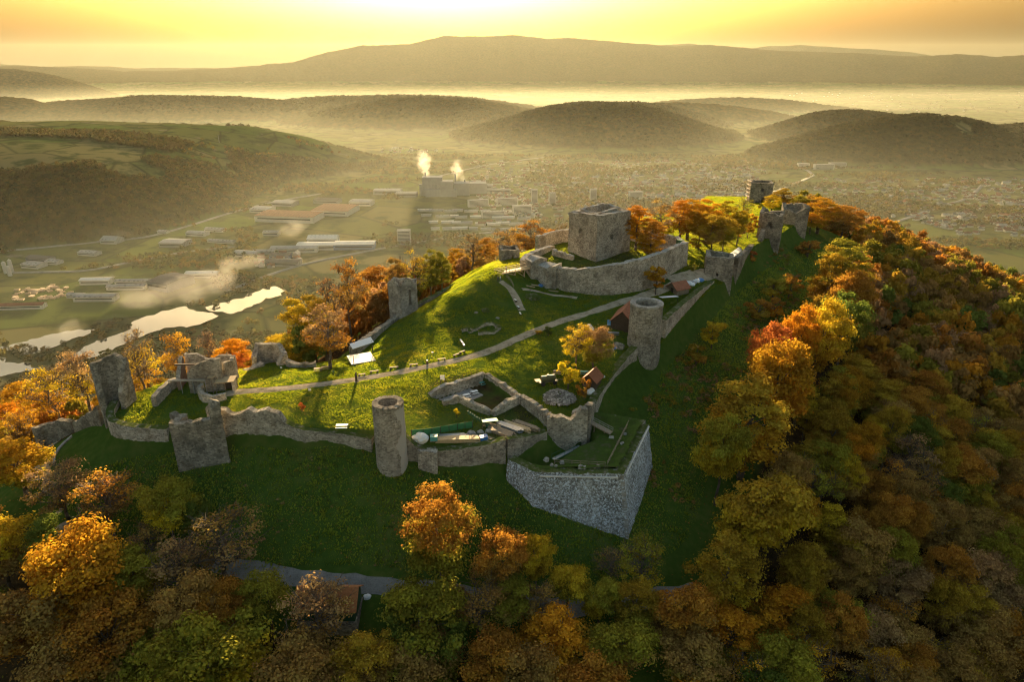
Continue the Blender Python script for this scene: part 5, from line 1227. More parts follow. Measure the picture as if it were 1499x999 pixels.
for (u, v, L, rz, lb) in ((773,420,4.5,-.45,'pale plank lying below the timber bridge, left one'),(780,419,4.2,-.42,'pale plank lying below the timber bridge, right one'),(810,427,3.2,-.3,'single pale plank lying at the ring wall foot')):
    p = hit(u, v); tag(MB().box((p.x, p.y, p.z + .14), (L, .5, .18), rz, tilt=(.05, .02)).build('plank', M_PLANK), lb, 'plank', PLK)
for (u, v, lb) in ((791,419,'blue plastic sheet heap at ring wall foot, left lump'),(795.5,415.5,'blue plastic sheet heap at ring wall foot, right lump')):
    boulder(u, v, .9, lb, M_BLUE, .6, 'blue sheets by the bridge', seed=int(u), name='blue_sheet')
# people by the bridge
def person_mesh(seed, shirt, trousers, hair):
    rsn = random.Random(seed); me = bpy.data.meshes.new('person'); J = [(0,0,.95),(0,0,1.15),(0,.01,1.38),(0,.0,1.50),(0,-.01,1.62),(0,-.01,1.74)]; E = [(0,1),(1,2),(2,3),(3,4),(4,5)]; Rd = [.15,.14,.155,.06,.10,.085]
    def add(p, par, r): J.append(p); E.append((par, len(J) - 1)); Rd.append(r); return len(J) - 1
    for s in (-1, 1):
        h = add((s*.1,0,.86),0,.095); k = add((s*.11,-.04*s,.48),h,.07); an = add((s*.12,.05*s,.09),k,.05); add((s*.12,.05*s-.15,.05),an,.045)
        sh = add((s*.19,.01,1.40),2,.075); el = add((s*.25,.02,1.13),sh,.05); wr = add((s*.24,-.10,.90),el,.036); add((s*.24,-.14,.80),wr,.035)
    me.from_pydata(J, E, []); o = bpy.data.objects.new('person', me); COL.objects.link(o); md = o.modifiers.new('skin', 'SKIN'); sv = me.skin_vertices[0].data
    for i, q in enumerate(Rd): sv[i].radius = (q, q * .85)
    sv[0].use_root = True; o.modifiers.new('sub', 'SUBSURF').levels = 1; o.modifiers['sub'].render_levels = 1
    dg = bpy.context.evaluated_depsgraph_get(); m2 = bpy.data.meshes.new_from_object(o.evaluated_get(dg)); bpy.data.objects.remove(o)
    for c in (trousers, shirt, (.50, .32, .24)): m2.materials.append(plain('cloth', c, .9, .15) if c[0] != .50 else plain('skin', c, .7, .05))
    for q in m2.polygons: z = q.center.z; q.material_index = 2 if z > 1.5 or (abs(q.center.x) > .2 and z < .92) else (1 if z > .92 else 0); q.use_smooth = True
    b = MB(); b.bar((0, .02, 1.66), (0, .02, 1.80), .115, .06, 10); return m2, b, hair
for (u, v, rz, sh, trs, lb) in ((729,413,.3,(.06,.06,.08),(.04,.04,.05),'person in dark jacket standing at the bridge landing'),(732.5,412.5,1.2,(.55,.60,.75),(.10,.12,.2),'person in pale blue top at the bridge landing'),(746,404,-.8,(.62,.5,.45),(.05,.05,.06),'person in light top on the timber bridge walkway')):
    p = hit(u, v); m2, hb, hr = person_mesh(int(u), sh, trs, None); o = bpy.data.objects.new('person', m2); COL.objects.link(o)
    if u == 746: p = A0 + dv * .22 + Vector((0, 0, .08))
    o.location = p; o.rotation_euler = (0, 0, rz); hb.build('hair', M_DKWOOD, o, True); tag(o, lb, 'person', 'visitors by the bridge')

# ------------------------------------------------------------------ right-hand yard
def shed(name, c, L, Wd, Hw, hr, rz, wallm, roofm, label, cat, door=True):
    r = empty(name, c); b = MB().house_body((c[0], c[1], c[2] - .5), L, Wd, Hw + .5, hr, rz).build('wall', wallm); rf = MB().gable((c[0], c[1], c[2] + Hw + .04), L, Wd, hr, rz, .5, .14).build('roof', roofm); ob = [b, rf]
    if door:
        cx_, sx_ = math.cos(rz), math.sin(rz); f = -(L / 2 + .03); ob.append(MB().box((c[0] + cx_ * f, c[1] + sx_ * f, c[2] + .95), (.08, 1.2, 1.95), rz).build('door', M_DKWOOD))
    return tag(parts(r, *ob), label, cat)
p = hit(917, 480); shed('wooden_house', (p.x, p.y + 2, p.z), 9.5, 6.2, 2.5, 3.0, R(68), M_DKWOOD, M_TILE, 'dark timber house with red tiled roof behind the stout tower', 'house')
p2 = hit(897, 481); r = empty('picture_banner', p2)
t = Nt('banner_print'); c = t.coords('Object'); sx_ = t.n('SeparateXYZ'); t.l(c, sx_.inputs[0]); hz = t.math('ADD', sx_.outputs[2], t.math('MULTIPLY', t.noise(c, 1.3, 4), 1.0))
M_BAN = t.done(t.bsdf(t.ramp(t.math('MULTIPLY', hz, .45), [(.0, (.25, .32, .36)), (.28, (.05, .10, .16)), (.46, (.06, .16, .30)), (.60, (.35, .52, .75)), (.8, (.12, .36, .72))]), .6))
ob = [MB().box((0, 0, 1.35), (3.2, .06, 1.7)).build('print', M_BAN), MB().bar((-1.6, .08, -.2), (-1.6, .08, 2.3), .06).build('post', M_DKWOOD), MB().bar((1.6, .08, -.2), (1.6, .08, 2.3), .06).build('post', M_DKWOOD)]
for o in ob: o.parent = r
r.rotation_euler = (0, 0, R(-14)); tag(r, 'blue landscape picture banner beside the dark timber house', 'banner')
p = hit(994, 432); shed('tiled_shed', (p.x, p.y + 2, p.z), 5.0, 4.5, 1.9, 1.6, R(30), M_WOOD, M_TILE, 'small red roofed shed by the curtain wall', 'shed')
p = hit(978, 446); r = empty('awning', p); ob = [MB().box((p.x, p.y, p.z + 2.3), (5.4, 2.6, .08), R(12), tilt=(R(-10), 0)).build('sheet', M_WHITE)]
for q in (-2.4, 2.4): ob.append(MB().bar((p.x + q, p.y - 1, p.z - .2), (p.x + q, p.y - 1, p.z + 2.2), .07).build('pole', M_DKWOOD))
tag(parts(r, *ob), 'white awning before the small red roofed shed', 'awning')
for k, (u, v, m) in enumerate(((1008,415,M_WHITE),(1014,414,M_GREY),(1019,412.5,M_WHITE),(1025,411,M_BLUE),(1012,417.5,M_WHITE))):
    boulder(u, v, 1.25, ['white sack in the row by curtain wall, leftmost','grey sack second in the row by curtain wall','white sack in middle of row by curtain wall','blue sack at right end of the row by wall','white sack lying in front of the row by wall'][k], m, .55, 'sacks by the curtain wall', seed=k + 20, name='building_sack')
p = hit(866, 563); shed('tiled_hut', (p.x, p.y, p.z), 4.0, 3.4, 1.8, 1.6, R(62), M_DKWOOD, M_TILE, 'small hut with pink tiled roof by the curtain wall', 'hut')
for (u, v, s, lb) in ((866,572,.8,'white bag below the pink tiled hut, upper'),(862.5,577,1.0,'white bag below the pink tiled hut, lower'),(883,553,.5,'small white bag right of the pink tiled hut')): boulder(u, v, s, lb, M_WHITE, .8, 'white bags by the hut', seed=int(u), name='white_bag')
for (u, v, s, m, lb) in ((894,514,1.0,M_WHITE,'white wrapped bundle by the curtain wall near stout tower'),(899,511,.8,M_BLUE,'blue wrapped bundle by curtain wall near stout tower'),(905,509,1.7,M_STONE2,'dark boulder heap near stout tower')): boulder(u, v, s, lb, m, .8, None, seed=int(u) + 3, name='bundle' if m != M_STONE2 else 'boulder')
p = hit(862, 484); tag(MB().bar((p.x, p.y, p.z), (p.x, p.y, p.z + .5), 1.4, 1.4, 14).bar((p.x, p.y, p.z + .5), (p.x, p.y, p.z + 1.6), 1.4, .5, 14).build('white_tent', M_WHITE), 'small white dome tent behind the feathery gold tree', 'tent')
# heap of stones
p = hit(817, 590); hp = MB(); rp = random.Random(4)
bm = bmesh.new()
for k in range(900):
    a = rp.random() * 6.283; q = math.sqrt(rp.random()); x, y = 4.4 * q * math.cos(a), 3.6 * q * math.sin(a) + 1.8; z = max(0, 2.3 * (1 - q ** 1.15)) + rp.uniform(-.05, .2); s = rp.uniform(.16, .36)
    hp.box((p.x + x, p.y + y, gz(p.x, p.y) + z), (s * 1.5, s, s), a, tilt=(rp.random() * 2, rp.random() * 2), taper=rp.uniform(.6, 1))
M_HEAP = stone_mat('heap_stone', (.16, .145, .125), (.55, .52, .47), (.16, .15, .13), 1.4, .2)
tag(hp.build('stone_heap', M_HEAP), 'big heap of quarried rubble stones under the yellow tree', 'stone heap')
o = bpy.data.objects['stone_heap']; o['kind'] = 'stuff'; del o['category']
# tank trailer
p = hit(802, 563); r = empty('tank_trailer', p, R(18)); Z = 0
ob = [MB().bar((-1.7, 0, 1.55), (1.7, 0, 1.55), .72, .72, 14).build('tank', M_OLIVE, smooth=False), MB().box((0, 0, .85), (4.6, 1.7, .18)).beam((2.3, 0, .8), (3.9, 0, .6), .15, .15).build('chassis', M_OLIVE), MB().box((-2.6, -.1, 1.35), (1.3, 1.5, .1)).build('rear_board', M_PLANK), MB().bar((0, 0, 2.2), (0, 0, 2.45), .3, .3, 10).build('hatch', M_OLIVE)]
for (x, y) in ((-1.5, -.95), (-1.5, .95), (1.4, -.95), (1.4, .95)): ob.append(MB().bar((x, y - .12, .5), (x, y + .12, .5), .5, .5, 14).build('wheel', M_BLACK))
for o in ob: o.parent = r
tag(r, 'olive tank trailer on four wheels beside the stone heap', 'trailer')
# ------------------------------------------------------------------ timber yard
YZ = 6.0
def stack(u, v, z, L, Wd, Hh, rz, mat, label, group, n=5, seed=1, name='timber_stack'):
    p = at_z(u, v, z); g = gz(p.x, p.y); rr = random.Random(seed); m = MB(); rows = max(1, int(Hh / .22)); k = max(2, int(Wd / .35)); c, s = math.cos(rz), math.sin(rz)
    for i in range(rows):
        for j in range(k):
            o = (j - (k - 1) / 2) * Wd / k; sl = rr.uniform(-.4, .4); x = p.x - s * o + c * sl; y = p.y + c * o + s * sl
            m.box((x, y, g + .12 + i * .22), (L * rr.uniform(.8, 1.05), Wd / k * .92, .2), rz + rr.uniform(-.03, .03))
    return tag(m.build(name, mat), label, 'timber', group)
TG = 'timber stacks in the yard'
stack(668,646,YZ,9,1.6,.9,R(3),M_PLANK,'long stack of fresh planks above turf topped wall',TG,seed=2); stack(662,640,YZ,6,1.2,.5,R(4),M_GREY,'grey steel sections behind long fresh planks',TG,seed=3)
stack(733,630,YZ+.5,6.5,2.2,.8,R(-35),M_WOOD,'weathered planks in the yard, left of grey sheets',TG,seed=4); stack(745,622,YZ+.8,6.5,1.6,.8,R(-35),M_GREY,'grey sheet stack in the middle of yard',TG,seed=5); stack(757,621,YZ+.8,6.8,1.2,.7,R(-35),M_PLANK,'pale beams on the far side of yard by the wall',TG,seed=6)
stack(771,620,YZ+.8,7.0,1.2,.9,R(-35),M_WOOD,'log bundle lying against palace side wall',TG,seed=7); stack(722,641,YZ+.3,4.2,1.0,.3,R(-30),M_WOOD,'scattered boards near turf topped wall corner',TG,seed=8); stack(720,620,YZ+.8,4.0,1.6,.5,R(-28),M_PLANK,'fresh boards under the green tarpaulin edge',TG,seed=9)
nz = [hit(u, v) for (u, v) in ((603,645),(620,639),(645,634),(670,630.5),(692,627))]; r = empty('net_fence', nz[0]); ob = []
L_ = resample([(q.x, q.y, 0) for q in nz], 2.2, False)[0]; m = MB()
for a, b in zip(L_, L_[1:]):
    za, zb2 = gz(a.x, a.y), gz(b.x, b.y); m.add([(a.x, a.y, za), (b.x, b.y, zb2), (b.x, b.y, zb2 + 1.5), (a.x, a.y, za + 1.5), (a.x, a.y + .03, za), (b.x, b.y + .03, zb2), (b.x, b.y + .03, zb2 + 1.5), (a.x, a.y + .03, za + 1.5)], [(0, 1, 2, 3), (7, 6, 5, 4), (3, 2, 6, 7)])
ob.append(m.build('net', M_NET))
for a in L_: z = gz(a.x, a.y); ob.append(MB().bar((a.x, a.y - .08, z - .2), (a.x, a.y - .08, z + 1.7), .06).build('post', M_DKWOOD))
tag(parts(r, *ob), 'green netting fence along the back of timber yard', 'fence')
GMs = 'rubble blocks in the timber yard'
for k, (u, v, s) in enumerate(((690,636,1.0),(697,640,.7),(703,634,.8),(710,639,.6),(716,633,.9),(684,640,.7))):
    boulder(u, v, s, ['large block at right end of green netting','block between netting end and blue drum','upper pale block in the yard middle','small block right of the blue drum','block below green tarpaulin','block at right end of the grey steel sections'][k], M_CAP, .7, GMs, seed=k + 40)
boulder(617,645,1.5,'white tarpaulin covered heap at left end of timber yard',M_WHITE,.8,seed=61,name='covered_heap'); boulder(610,648,1.0,'low white bag left of the covered heap',M_WHITE,.6,seed=62,name='white_bag')
p = at_z(635.5, 648, YZ); z = gz(p.x, p.y); r = empty('water_container', (p.x, p.y, z)); parts(r, MB().box((p.x, p.y, z + .62), (1.5, 1.2, 1.1), .1).build('tank', M_TEAL), MB().box((p.x, p.y, z + .06), (1.6, 1.3, .12), .1).build('pallet', M_WOOD), MB().bar((p.x, p.y, z + 1.15), (p.x, p.y, z + 1.25), .2).build('lid', M_BLACK)); tag(r, 'teal water container beside the white covered heap', 'container')
p = at_z(708, 643.5, YZ); z = gz(p.x, p.y); r = empty('blue_crate', (p.x, p.y, z)); parts(r, MB().box((p.x, p.y, z + .5), (1.6, 1.1, 1.0), .3, taper=.92).build('body', M_BLUE), MB().box((p.x, p.y, z + 1.03), (1.66, 1.16, .08), .3).build('lid', M_BLUE)); tag(r, 'blue lidded crate among stone blocks in yard', 'crate')
p = at_z(717, 619.5, YZ + .8); z = gz(p.x, p.y); r = empty('tarpaulin_shelter', (p.x, p.y, z)); ob = [MB().box((p.x, p.y, z + 1.5), (3.4, 2.2, .07), R(12), tilt=(R(-12), 0)).build('sheet', M_NET)]
for (x, y) in ((-1.5, -.9), (1.5, -.7), (-1.5, .9), (1.5, 1)): ob.append(MB().bar((p.x + x, p.y + y, z - .1), (p.x + x, p.y + y, z + 1.5), .05).build('pole', M_WOOD))
tag(parts(r, *ob), 'bright green tarpaulin shelter in front of palace ruin', 'shelter')
p = at_z(704, 619, YZ + .5); z = gz(p.x, p.y); r = empty('conveyor', (p.x, p.y, z)); a = Vector((p.x + 1.2, p.y - .8, z + .3)); b = at_y(685, 605, p.y + 1.2); m = MB()
for q in (-.25, .25):
    o_ = Vector((0, q, 0)); m.beam(a + o_, b + o_, .08, .08); m.beam(a + o_ + Vector((0, 0, .5)), b + o_ + Vector((0, 0, .5)), .08, .08)
for k in range(9): c = a.lerp(b, k / 8); m.beam(c + Vector((0, -.25, 0)), c + Vector((0, -.25, .5)), .06, .06); m.beam(c + Vector((0, .25, 0)), c + Vector((0, .25, .5)), .06, .06); m.beam(c + Vector((0, -.25, .5)), c + Vector((0, .25, .5)), .06, .06)
mm = a.lerp(b, .65); parts(r, m.build('truss', M_GREEN), MB().beam((mm.x - .5, mm.y - .3, gz(mm.x, mm.y) - .1), mm, .08, .08).beam((mm.x + .5, mm.y + .3, gz(mm.x, mm.y) - .1), mm, .08, .08).build('leg', M_GREEN), MB().box(tuple(a + Vector((.3, 0, .1))), (.9, .9, .8), .2).build('hopper', M_GREEN)); tag(r, 'green lattice conveyor leaning up beside palace ruin', 'conveyor')
# bastion footbridge, stair and rails
terr = lambda x, y: 2.5 + .06 * (x - 10) + .03 * (y - 118)
a = at_y(862, 617, 133.5); b = at_y(895, 634.5, 130.5); r = empty('footbridge', a); d = (b - a); n = Vector((-d.y, d.x, 0)).normalized(); ob = [MB().beam(a, b, 1.5, .14).build('deck', M_WOOD)]
for s in (-1, 1):
    m = MB()
    for hgt in (.5, 1.0): m.beam(a + n * s * .75 + Vector((0, 0, hgt)), b + n * s * .75 + Vector((0, 0, hgt)), .06, .06)
    for k in range(6): q = a + d * k / 5 + n * s * .75; m.beam(q, q + Vector((0, 0, 1.05)), .06, .06)
    ob.append(m.build('railing', M_GREY))
for k in (.25, .7): q = a + d * k; ob.append(MB().bar((q.x, q.y, terr(q.x, q.y) - 4), q, .12).build('support', M_WOOD))
tag(parts(r, *ob), 'railed timber footbridge from gatehouse across to the bastion rampart', 'bridge')
a = at_y(810, 673, 121.5); b = at_y(849, 653.5, 129.4); r = empty('metal_stair', a); d = b - a; n = Vector((-d.y, d.x, 0)).normalized(); m = MB()
for k in range(14): q = a + d * (k + .5) / 14; m.box(tuple(q), (.9, .5, .06), math.atan2(d.y, d.x) + R(90))
ob = [m.build('treads', M_GREY)]
for s in (-1, 1):
    m = MB(); m.beam(a + n * s * .5, b + n * s * .5, .08, .2); m.beam(a + n * s * .5 + Vector((0, 0, 1)), b + n * s * .5 + Vector((0, 0, 1)), .06, .06)
    for k in range(7): q = a + d * k / 6 + n * s * .5; m.beam(q, q + Vector((0, 0, 1.0)), .05, .05)
    ob.append(m.build('railing', M_GREEN))
for k in (.35, .8): q = a + d * k; ob.append(MB().bar((q.x, q.y, -2.5), q, .08).build('support', M_GREEN))
tag(parts(r, *ob), 'green metal stair rising to the arched gatehouse doorway', 'stairs')
rail_fence('rail_fence', [at_z(889, 681, 3.4), at_z(905, 652, 3.4), at_z(920, 624, 3.6)], 1.1, M_WOOD, 'timber rail fence along right side of the bastion terrace', z=terr)
rail_fence('rail_fence', [at_z(812, 675, 3.2), at_z(850, 679, 3.2), at_z(886, 682.5, 3.2)], 1.0, M_WOOD, 'low timber rail fence along the front of bastion terrace', z=terr)
# timber shelters by the roofless house
a = at_y(307, 554, 143.2); b = at_y(322, 541, 146.5); m = (a + b) / 2; d = b - a; r = empty('timber_shelter', (m.x, m.y, gz(m.x, m.y)))
ob = [MB().beam(a, b, 1.6, .12).build('roof', M_PLANK)]
for q in (a, b): ob.append(MB().bar((q.x + .4, q.y - .3, gz(q.x, q.y) - .2), (q.x + .4, q.y - .3, q.z), .1).build('post', M_WOOD))
tag(parts(r, *ob), 'steep lean-to roof of fresh boards against the roofless house', 'shelter')
p = at_y(330, 556, 143.5); g = gz(p.x, p.y); r = empty('timber_shelter', (p.x, p.y, g)); ob = [MB().box((p.x, p.y, p.z), (4.6, 2.8, .14), R(4), tilt=(R(6), R(-5))).build('roof', M_PLANK), MB().box((p.x, p.y + 1.2, (p.z + g) / 2), (4.2, .12, p.z - g), R(4)).build('rear_wall', M_DKWOOD), MB().box((p.x + 1.9, p.y, (p.z + g) / 2 - .1), (.5, 2.2, p.z - g - .2), R(4)).build('stone_pier', M_STONE)]
for q in (-2.0, .2): ob.append(MB().bar((p.x + q, p.y - 1.2, g - .2), (p.x + q, p.y - 1.2, p.z), .09).build('post', M_WOOD))
tag(parts(r, *ob), 'open booth with flat board roof at path end', 'shelter')
# tiled hut at the foot of the slope
ra = at_y(434, 858, 93.0); rb_ = at_y(526, 861, 93.0); zr = (ra.z + rb_.z) / 2; L = rb_.x - ra.x; cx0 = (ra.x + rb_.x) / 2; gh_ = gz(cx0, 92.6); 
shed('tiled_cabin', (cx0, 92.8, zr - 5.0), L - 1.0, 5.6, 2.8, 2.2, 0.0, plain('green_boards', (.035, .085, .035), .8, .3, 1.5), M_TILE2, 'cabin with orange tiled roof and green gable beside the road', 'cabin', False)
tag(MB().box((cx0, 92.8, zr - 6.6), (L - .6, 6.0, 3.4)).build('stone_footing', M_STONE2), 'stone footing under the orange roofed cabin', 'footing')
p = hit(536, 876); boulder(538, 878, .7, 'white wrapped bundle by the road right of the cabin', M_WHITE, .8, seed=71, name='bundle')
tag(wall('kerb_wall', [tuple(hit(u, v) + Vector((0, 0, .5))) for (u, v) in ((79,682),(80,670),(88,658),(98,648),(106,641))], .6, rag=.15, ds=.5, mats=[M_STONE, M_CAP], seed=111), 'low stone kerb wall along the approach track at left', 'wall')
# ------------------------------------------------------------------ the valley: water, roads, works, town, woods, steam
t = Nt('still_water'); c = t.coords('Object')
p_ = t.n('BsdfPrincipled'); p_.inputs['Base Color'].default_value = (.03, .035, .03, 1); p_.inputs['Roughness'].default_value = .06; p_.inputs['IOR'].default_value = 1.8
b_ = t.n('Bump'); b_.inputs['Strength'].default_value = .05; b_.inputs['Distance'].default_value = .3; t.l(t.noise(c, .05, 3), b_.inputs['Height']); t.l(b_.outputs[0], p_.inputs['Normal']); M_WATER = t.done(p_.outputs[0])
def pond(uv, label, seed):
    P = [at_z(u, v, VALLEY + 2.5) for (u, v) in uv]; L = smooth_line([(p.x, p.y) for p in P] + [(P[0].x, P[0].y)], 6)[:-1]
    for i, q in enumerate(L): q.x += 7 * n1(i * .5, seed) + 3 * n1(i * 1.9, seed + 2); q.y += 9 * n1(i * .5, seed + 5) + 4 * n1(i * 1.9, seed + 7)
    bm = bmesh.new(); vs = [bm.verts.new((q.x, q.y, VALLEY + 4.0)) for q in L]; es = [bm.edges.new((vs[i], vs[(i + 1) % len(vs)])) for i in range(len(vs))]
    bmesh.ops.triangle_fill(bm, use_beauty=True, edges=es); bmesh.ops.recalc_face_normals(bm, faces=bm.faces)
    me = bpy.data.meshes.new('water'); bm.to_mesh(me); bm.free(); me.materials.append(M_WATER)
    if len(me.polygons) and me.polygons[0].normal.z < 0: me.flip_normals()
    o = bpy.data.objects.new('water', me); COL.objects.link(o); tag(o, label, kind='structure'); return [(q.x, q.y) for q in L]
PONDS = [pond([(298,452),(320,446),(352,438),(385,424),(402,420),(418,428),(400,437),(380,443),(350,458),(335,460),(312,458)], 'bright pond below the wooded slope, right one', 1),
         pond([(195,472),(215,465),(260,452),(287,455),(320,463),(306,470),(275,480),(243,482),(212,492),(168,512),(128,528),(108,522),(140,501),(188,486)], 'long bright pond in the middle', 2),
         pond([(-20,515),(10,508),(45,499),(100,486),(138,485),(106,498),(62,516),(32,521),(5,515)], 'bright pond at left with tree islets', 3),
         pond([(-30,520),(0,524),(32,534),(60,540),(30,548),(-30,552)], 'pond corner at left edge', 4)]
M_TRACK = dirt_mat('pale_asphalt', (.17, .165, .15), (.22, .21, .19), (.27, .26, .24), .05)
for k, (uv, wd, lb, mt) in enumerate([([(-40,372),(60,362),(150,354),(220,347),(290,327),(340,311),(395,298),(470,284)], 12, 'road along the foot of left wooded hill', M_TRACK),
        ([(640,258),(690,246),(740,238),(800,230)], 12, 'road beyond the brewery', M_TRACK), ([(1085,300),(1110,288),(1140,277),(1165,268),(1190,257)], 15, 'shining straight river reach beyond ridge', M_WATER),
        ([(1190,257),(1180,250),(1150,243),(1110,238)], 13, 'curving road beyond the river', M_TRACK), ([(1040,240),(1030,252),(1045,268),(1062,280)], 11, 'town road winding uphill', M_TRACK),
        ([(1290,330),(1330,318),(1380,300),(1415,290),(1440,270)], 12, 'road through the right-hand village', M_TRACK), ([(330,430),(420,395),(520,372),(640,350),(760,335)], 10, 'works road behind the beech row', M_TRACK),
        ([(20,400),(120,398),(180,388),(260,372),(350,362)], 10, 'works road at left', M_TRACK)]):
    ribbon('water' if mt is M_WATER else 'road', uv, wd, mt, lb, 2.2, [at_z(u, v, VALLEY) for (u, v) in uv], 14, seed=30 + k)
def sheet(name, col, ridge=.35, var=.3, bands=0.0):
    """ribbed or patched works roofing, dull, with dirt and rows of rooflights"""
    t = Nt(name); c = t.coords('Object'); w_ = t.n('TexWave'); w_.inputs['Scale'].default_value = ridge; w_.inputs['Distortion'].default_value = .6; t.l(c, w_.inputs['Vector'])
    n = t.noise(c, .08, 5, .7); lo = tuple(x * (1 - var) for x in col); hi = tuple(min(.9, x * (1 + var)) for x in col)
    cc = t.ramp(t.mix(.4, n, w_.outputs['Fac']), [(.3, lo), (.7, hi)])
    if bands:
        v = t.n('TexVoronoi', feature='F1', distance='CHEBYCHEV'); v.inputs['Scale'].default_value = .12; v.inputs['Randomness'].default_value = .25; t.l(c, v.inputs['Vector'])
        cc = t.mix(t.ramp(v.outputs['Distance'], [(.2, (bands,) * 3), (.24, (0, 0, 0))]), cc, (.10, .09, .08))
    return t.done(t.diff(cc))
M_HWALL = sheet('pale_hall_wall', (.48, .46, .42), .5, .18); M_HGREY = sheet('grey_hall_wall', (.22, .22, .23), .5, .2); M_HROOF = sheet('sheet_roof', (.31, .30, .28), .3, .3, .6); M_HROOF2 = sheet('dull_roof', (.11, .105, .10), .3, .3, .5)
M_BRIGHT = sheet('bright_sheet_roof', (.62, .59, .52), .3, .2, .3); M_OROOF = sheet('orange_flat_roof', (.24, .15, .10), .2, .3, .7); M_BLUEW = sheet('blue_hall_wall', (.16, .22, .34), .5, .15); M_REDR = sheet('red_shed_roof', (.20, .075, .05), .6, .3)
M_HOUSE = sheet('house_render', (.52, .49, .43), .3, .2); M_HOUSER = sheet('house_tiles', (.17, .085, .06), .9, .3); M_HOUSEG = sheet('house_grey_roof', (.15, .145, .14), .9, .3)
M_WIN = plain('dark_glazing', (.03, .035, .04), .2, .2, .1, 0, .6); M_CONC = sheet('works_concrete', (.32, .31, .29), .15, .25)
def hall(u, v, L, Wd, H, rz, label, wallm=M_HWALL, roofm=M_HROOF, rise=2.5, group=None, name='factory_hall', win=True, z=VALLEY, cat='factory'):
    p = at_z(u, v, z); g = gz(p.x, p.y); rz = R(rz) + math.atan2(-p.x, p.y) * .0; r = empty(name, (p.x, p.y, g))
    ob = [MB().house_body((p.x, p.y, g - 1), L, Wd, H + 1, max(rise, .3), rz).build('wall', wallm), MB().gable((p.x, p.y, g + H + .1), L, Wd, max(rise, .35), rz, .8, .6).build('roof', roofm)]
    if win:
        c, s = math.cos(rz), math.sin(rz); q = (p.x + s * (Wd / 2 + .1), p.y - c * (Wd / 2 + .1), g + H * .58); ob.append(MB().box(q, (L * .9, .3, H * .22), rz).build('window', M_WIN))
    return tag(parts(r, *ob), label, cat, group)
WG = 'works halls in the valley'
for a in [(425,322,150,70,14,-8,'long white factory hall with orange roof, front one of the plant',M_HWALL,M_OROOF,1.0),(492,312,95,90,13,-8,'white factory hall with orange roof, right rear of the plant',M_HWALL,M_OROOF,1.0),
 (418,301,60,40,10,-10,'grey sheet roofed hall behind orange plant, left',M_HGREY,M_HROOF),(385,309,50,44,8,-10,'low pale hall at left end of the orange plant',M_HWALL,M_HROOF),(480,297,70,35,10,-8,'grey hall behind the orange plant, middle',M_HGREY,M_HROOF2),(530,300,60,40,11,-5,'pale hall right of the orange plant',M_HWALL,M_HROOF),
 (474,355,62,36,13,2,'white arched hall, tallest of the long white works',M_HWALL,M_BRIGHT,5),(432,368,95,26,9,3,'long white low hall, left of long white works',M_HWALL,M_HROOF),(465,364,80,30,11,3,'long white hall with bright roof, centre of long white works',M_HWALL,M_BRIGHT),(520,363,84,34,11,3,'blue walled hall with bright roof, right of long white works',M_BLUEW,M_BRIGHT),
 (386,372,46,12,6,3,'narrow bright roofed shed left of long white works',M_HWALL,M_HROOF),(412,378,40,22,7,0,'blue grey shed below long white works',M_BLUEW,M_HROOF2),(416,388,62,26,8,-4,'dark grey shed nearest below long white works',M_HGREY,M_HROOF2),(398,344,34,20,8,0,'lone small white hall left of long white works',M_HWALL,M_HROOF),
 (362,376,48,22,8,-12,'white hall in steam at the bend',M_HWALL,M_HROOF),(143,416,52,18,8,2,'white two storey hall, upper of pair near sawmill',M_HWALL,M_BRIGHT),(142,440,66,18,8,2,'white hall, lower of pair near sawmill',M_HWALL,M_HROOF),
 (196,416,58,14,6,4,'twin roofed white shed, rear one',M_HWALL,M_HROOF),(187,424,64,14,6,4,'twin roofed white shed, front one',M_HWALL,M_HROOF),(252,420,48,58,14,-24,'big grey gable hall beside the steam cloud',M_HGREY,M_HROOF2,3),(297,406,56,18,8,2,'white hall with glowing roof above the ponds',M_HWALL,M_BRIGHT),
 (51,391,38,24,7,-14,'pale shed right of the silos',M_HWALL,M_HROOF),(80,386,26,18,6,-10,'small pale shed farther right of the silos',M_HWALL,M_HROOF),(60,381,50,22,7,-14,'grey shed behind pale sheds by the silos',M_HGREY,M_HROOF2),(258,360,52,40,9,-6,'wide grey hall on the road at left',M_HGREY,M_HROOF),
 (165,355,36,30,8,-8,'pale domed hall near left hill foot',M_HWALL,M_HROOF,6),(290,345,46,22,7,-10,'pale hall on the left road, third from right',M_HWALL,M_HROOF),(316,339,46,18,6,-10,'pale hall on the left road, second from right',M_HWALL,M_HROOF),(325,356,62,12,5,-12,'long low pale shed by parked vehicles',M_HWALL,M_HROOF),(132,373,40,20,6,-10,'small pale works hall near left sheds',M_HWALL,M_HROOF),(25,452,86,14,7,6,'long red roofed shed at left edge beside sawmill',M_HWALL,M_REDR),
 (112,436,26,10,5,2,'small white hut beside sawmill yard',M_HWALL,M_HROOF),(240,342,22,14,5,-10,'tiny pale hall close to the left hill',M_HWALL,M_HROOF)]:
    hall(a[0], a[1], a[2], a[3], a[4], a[5], a[6], a[7], a[8], a[9] if len(a) > 9 else 2.2, WG)
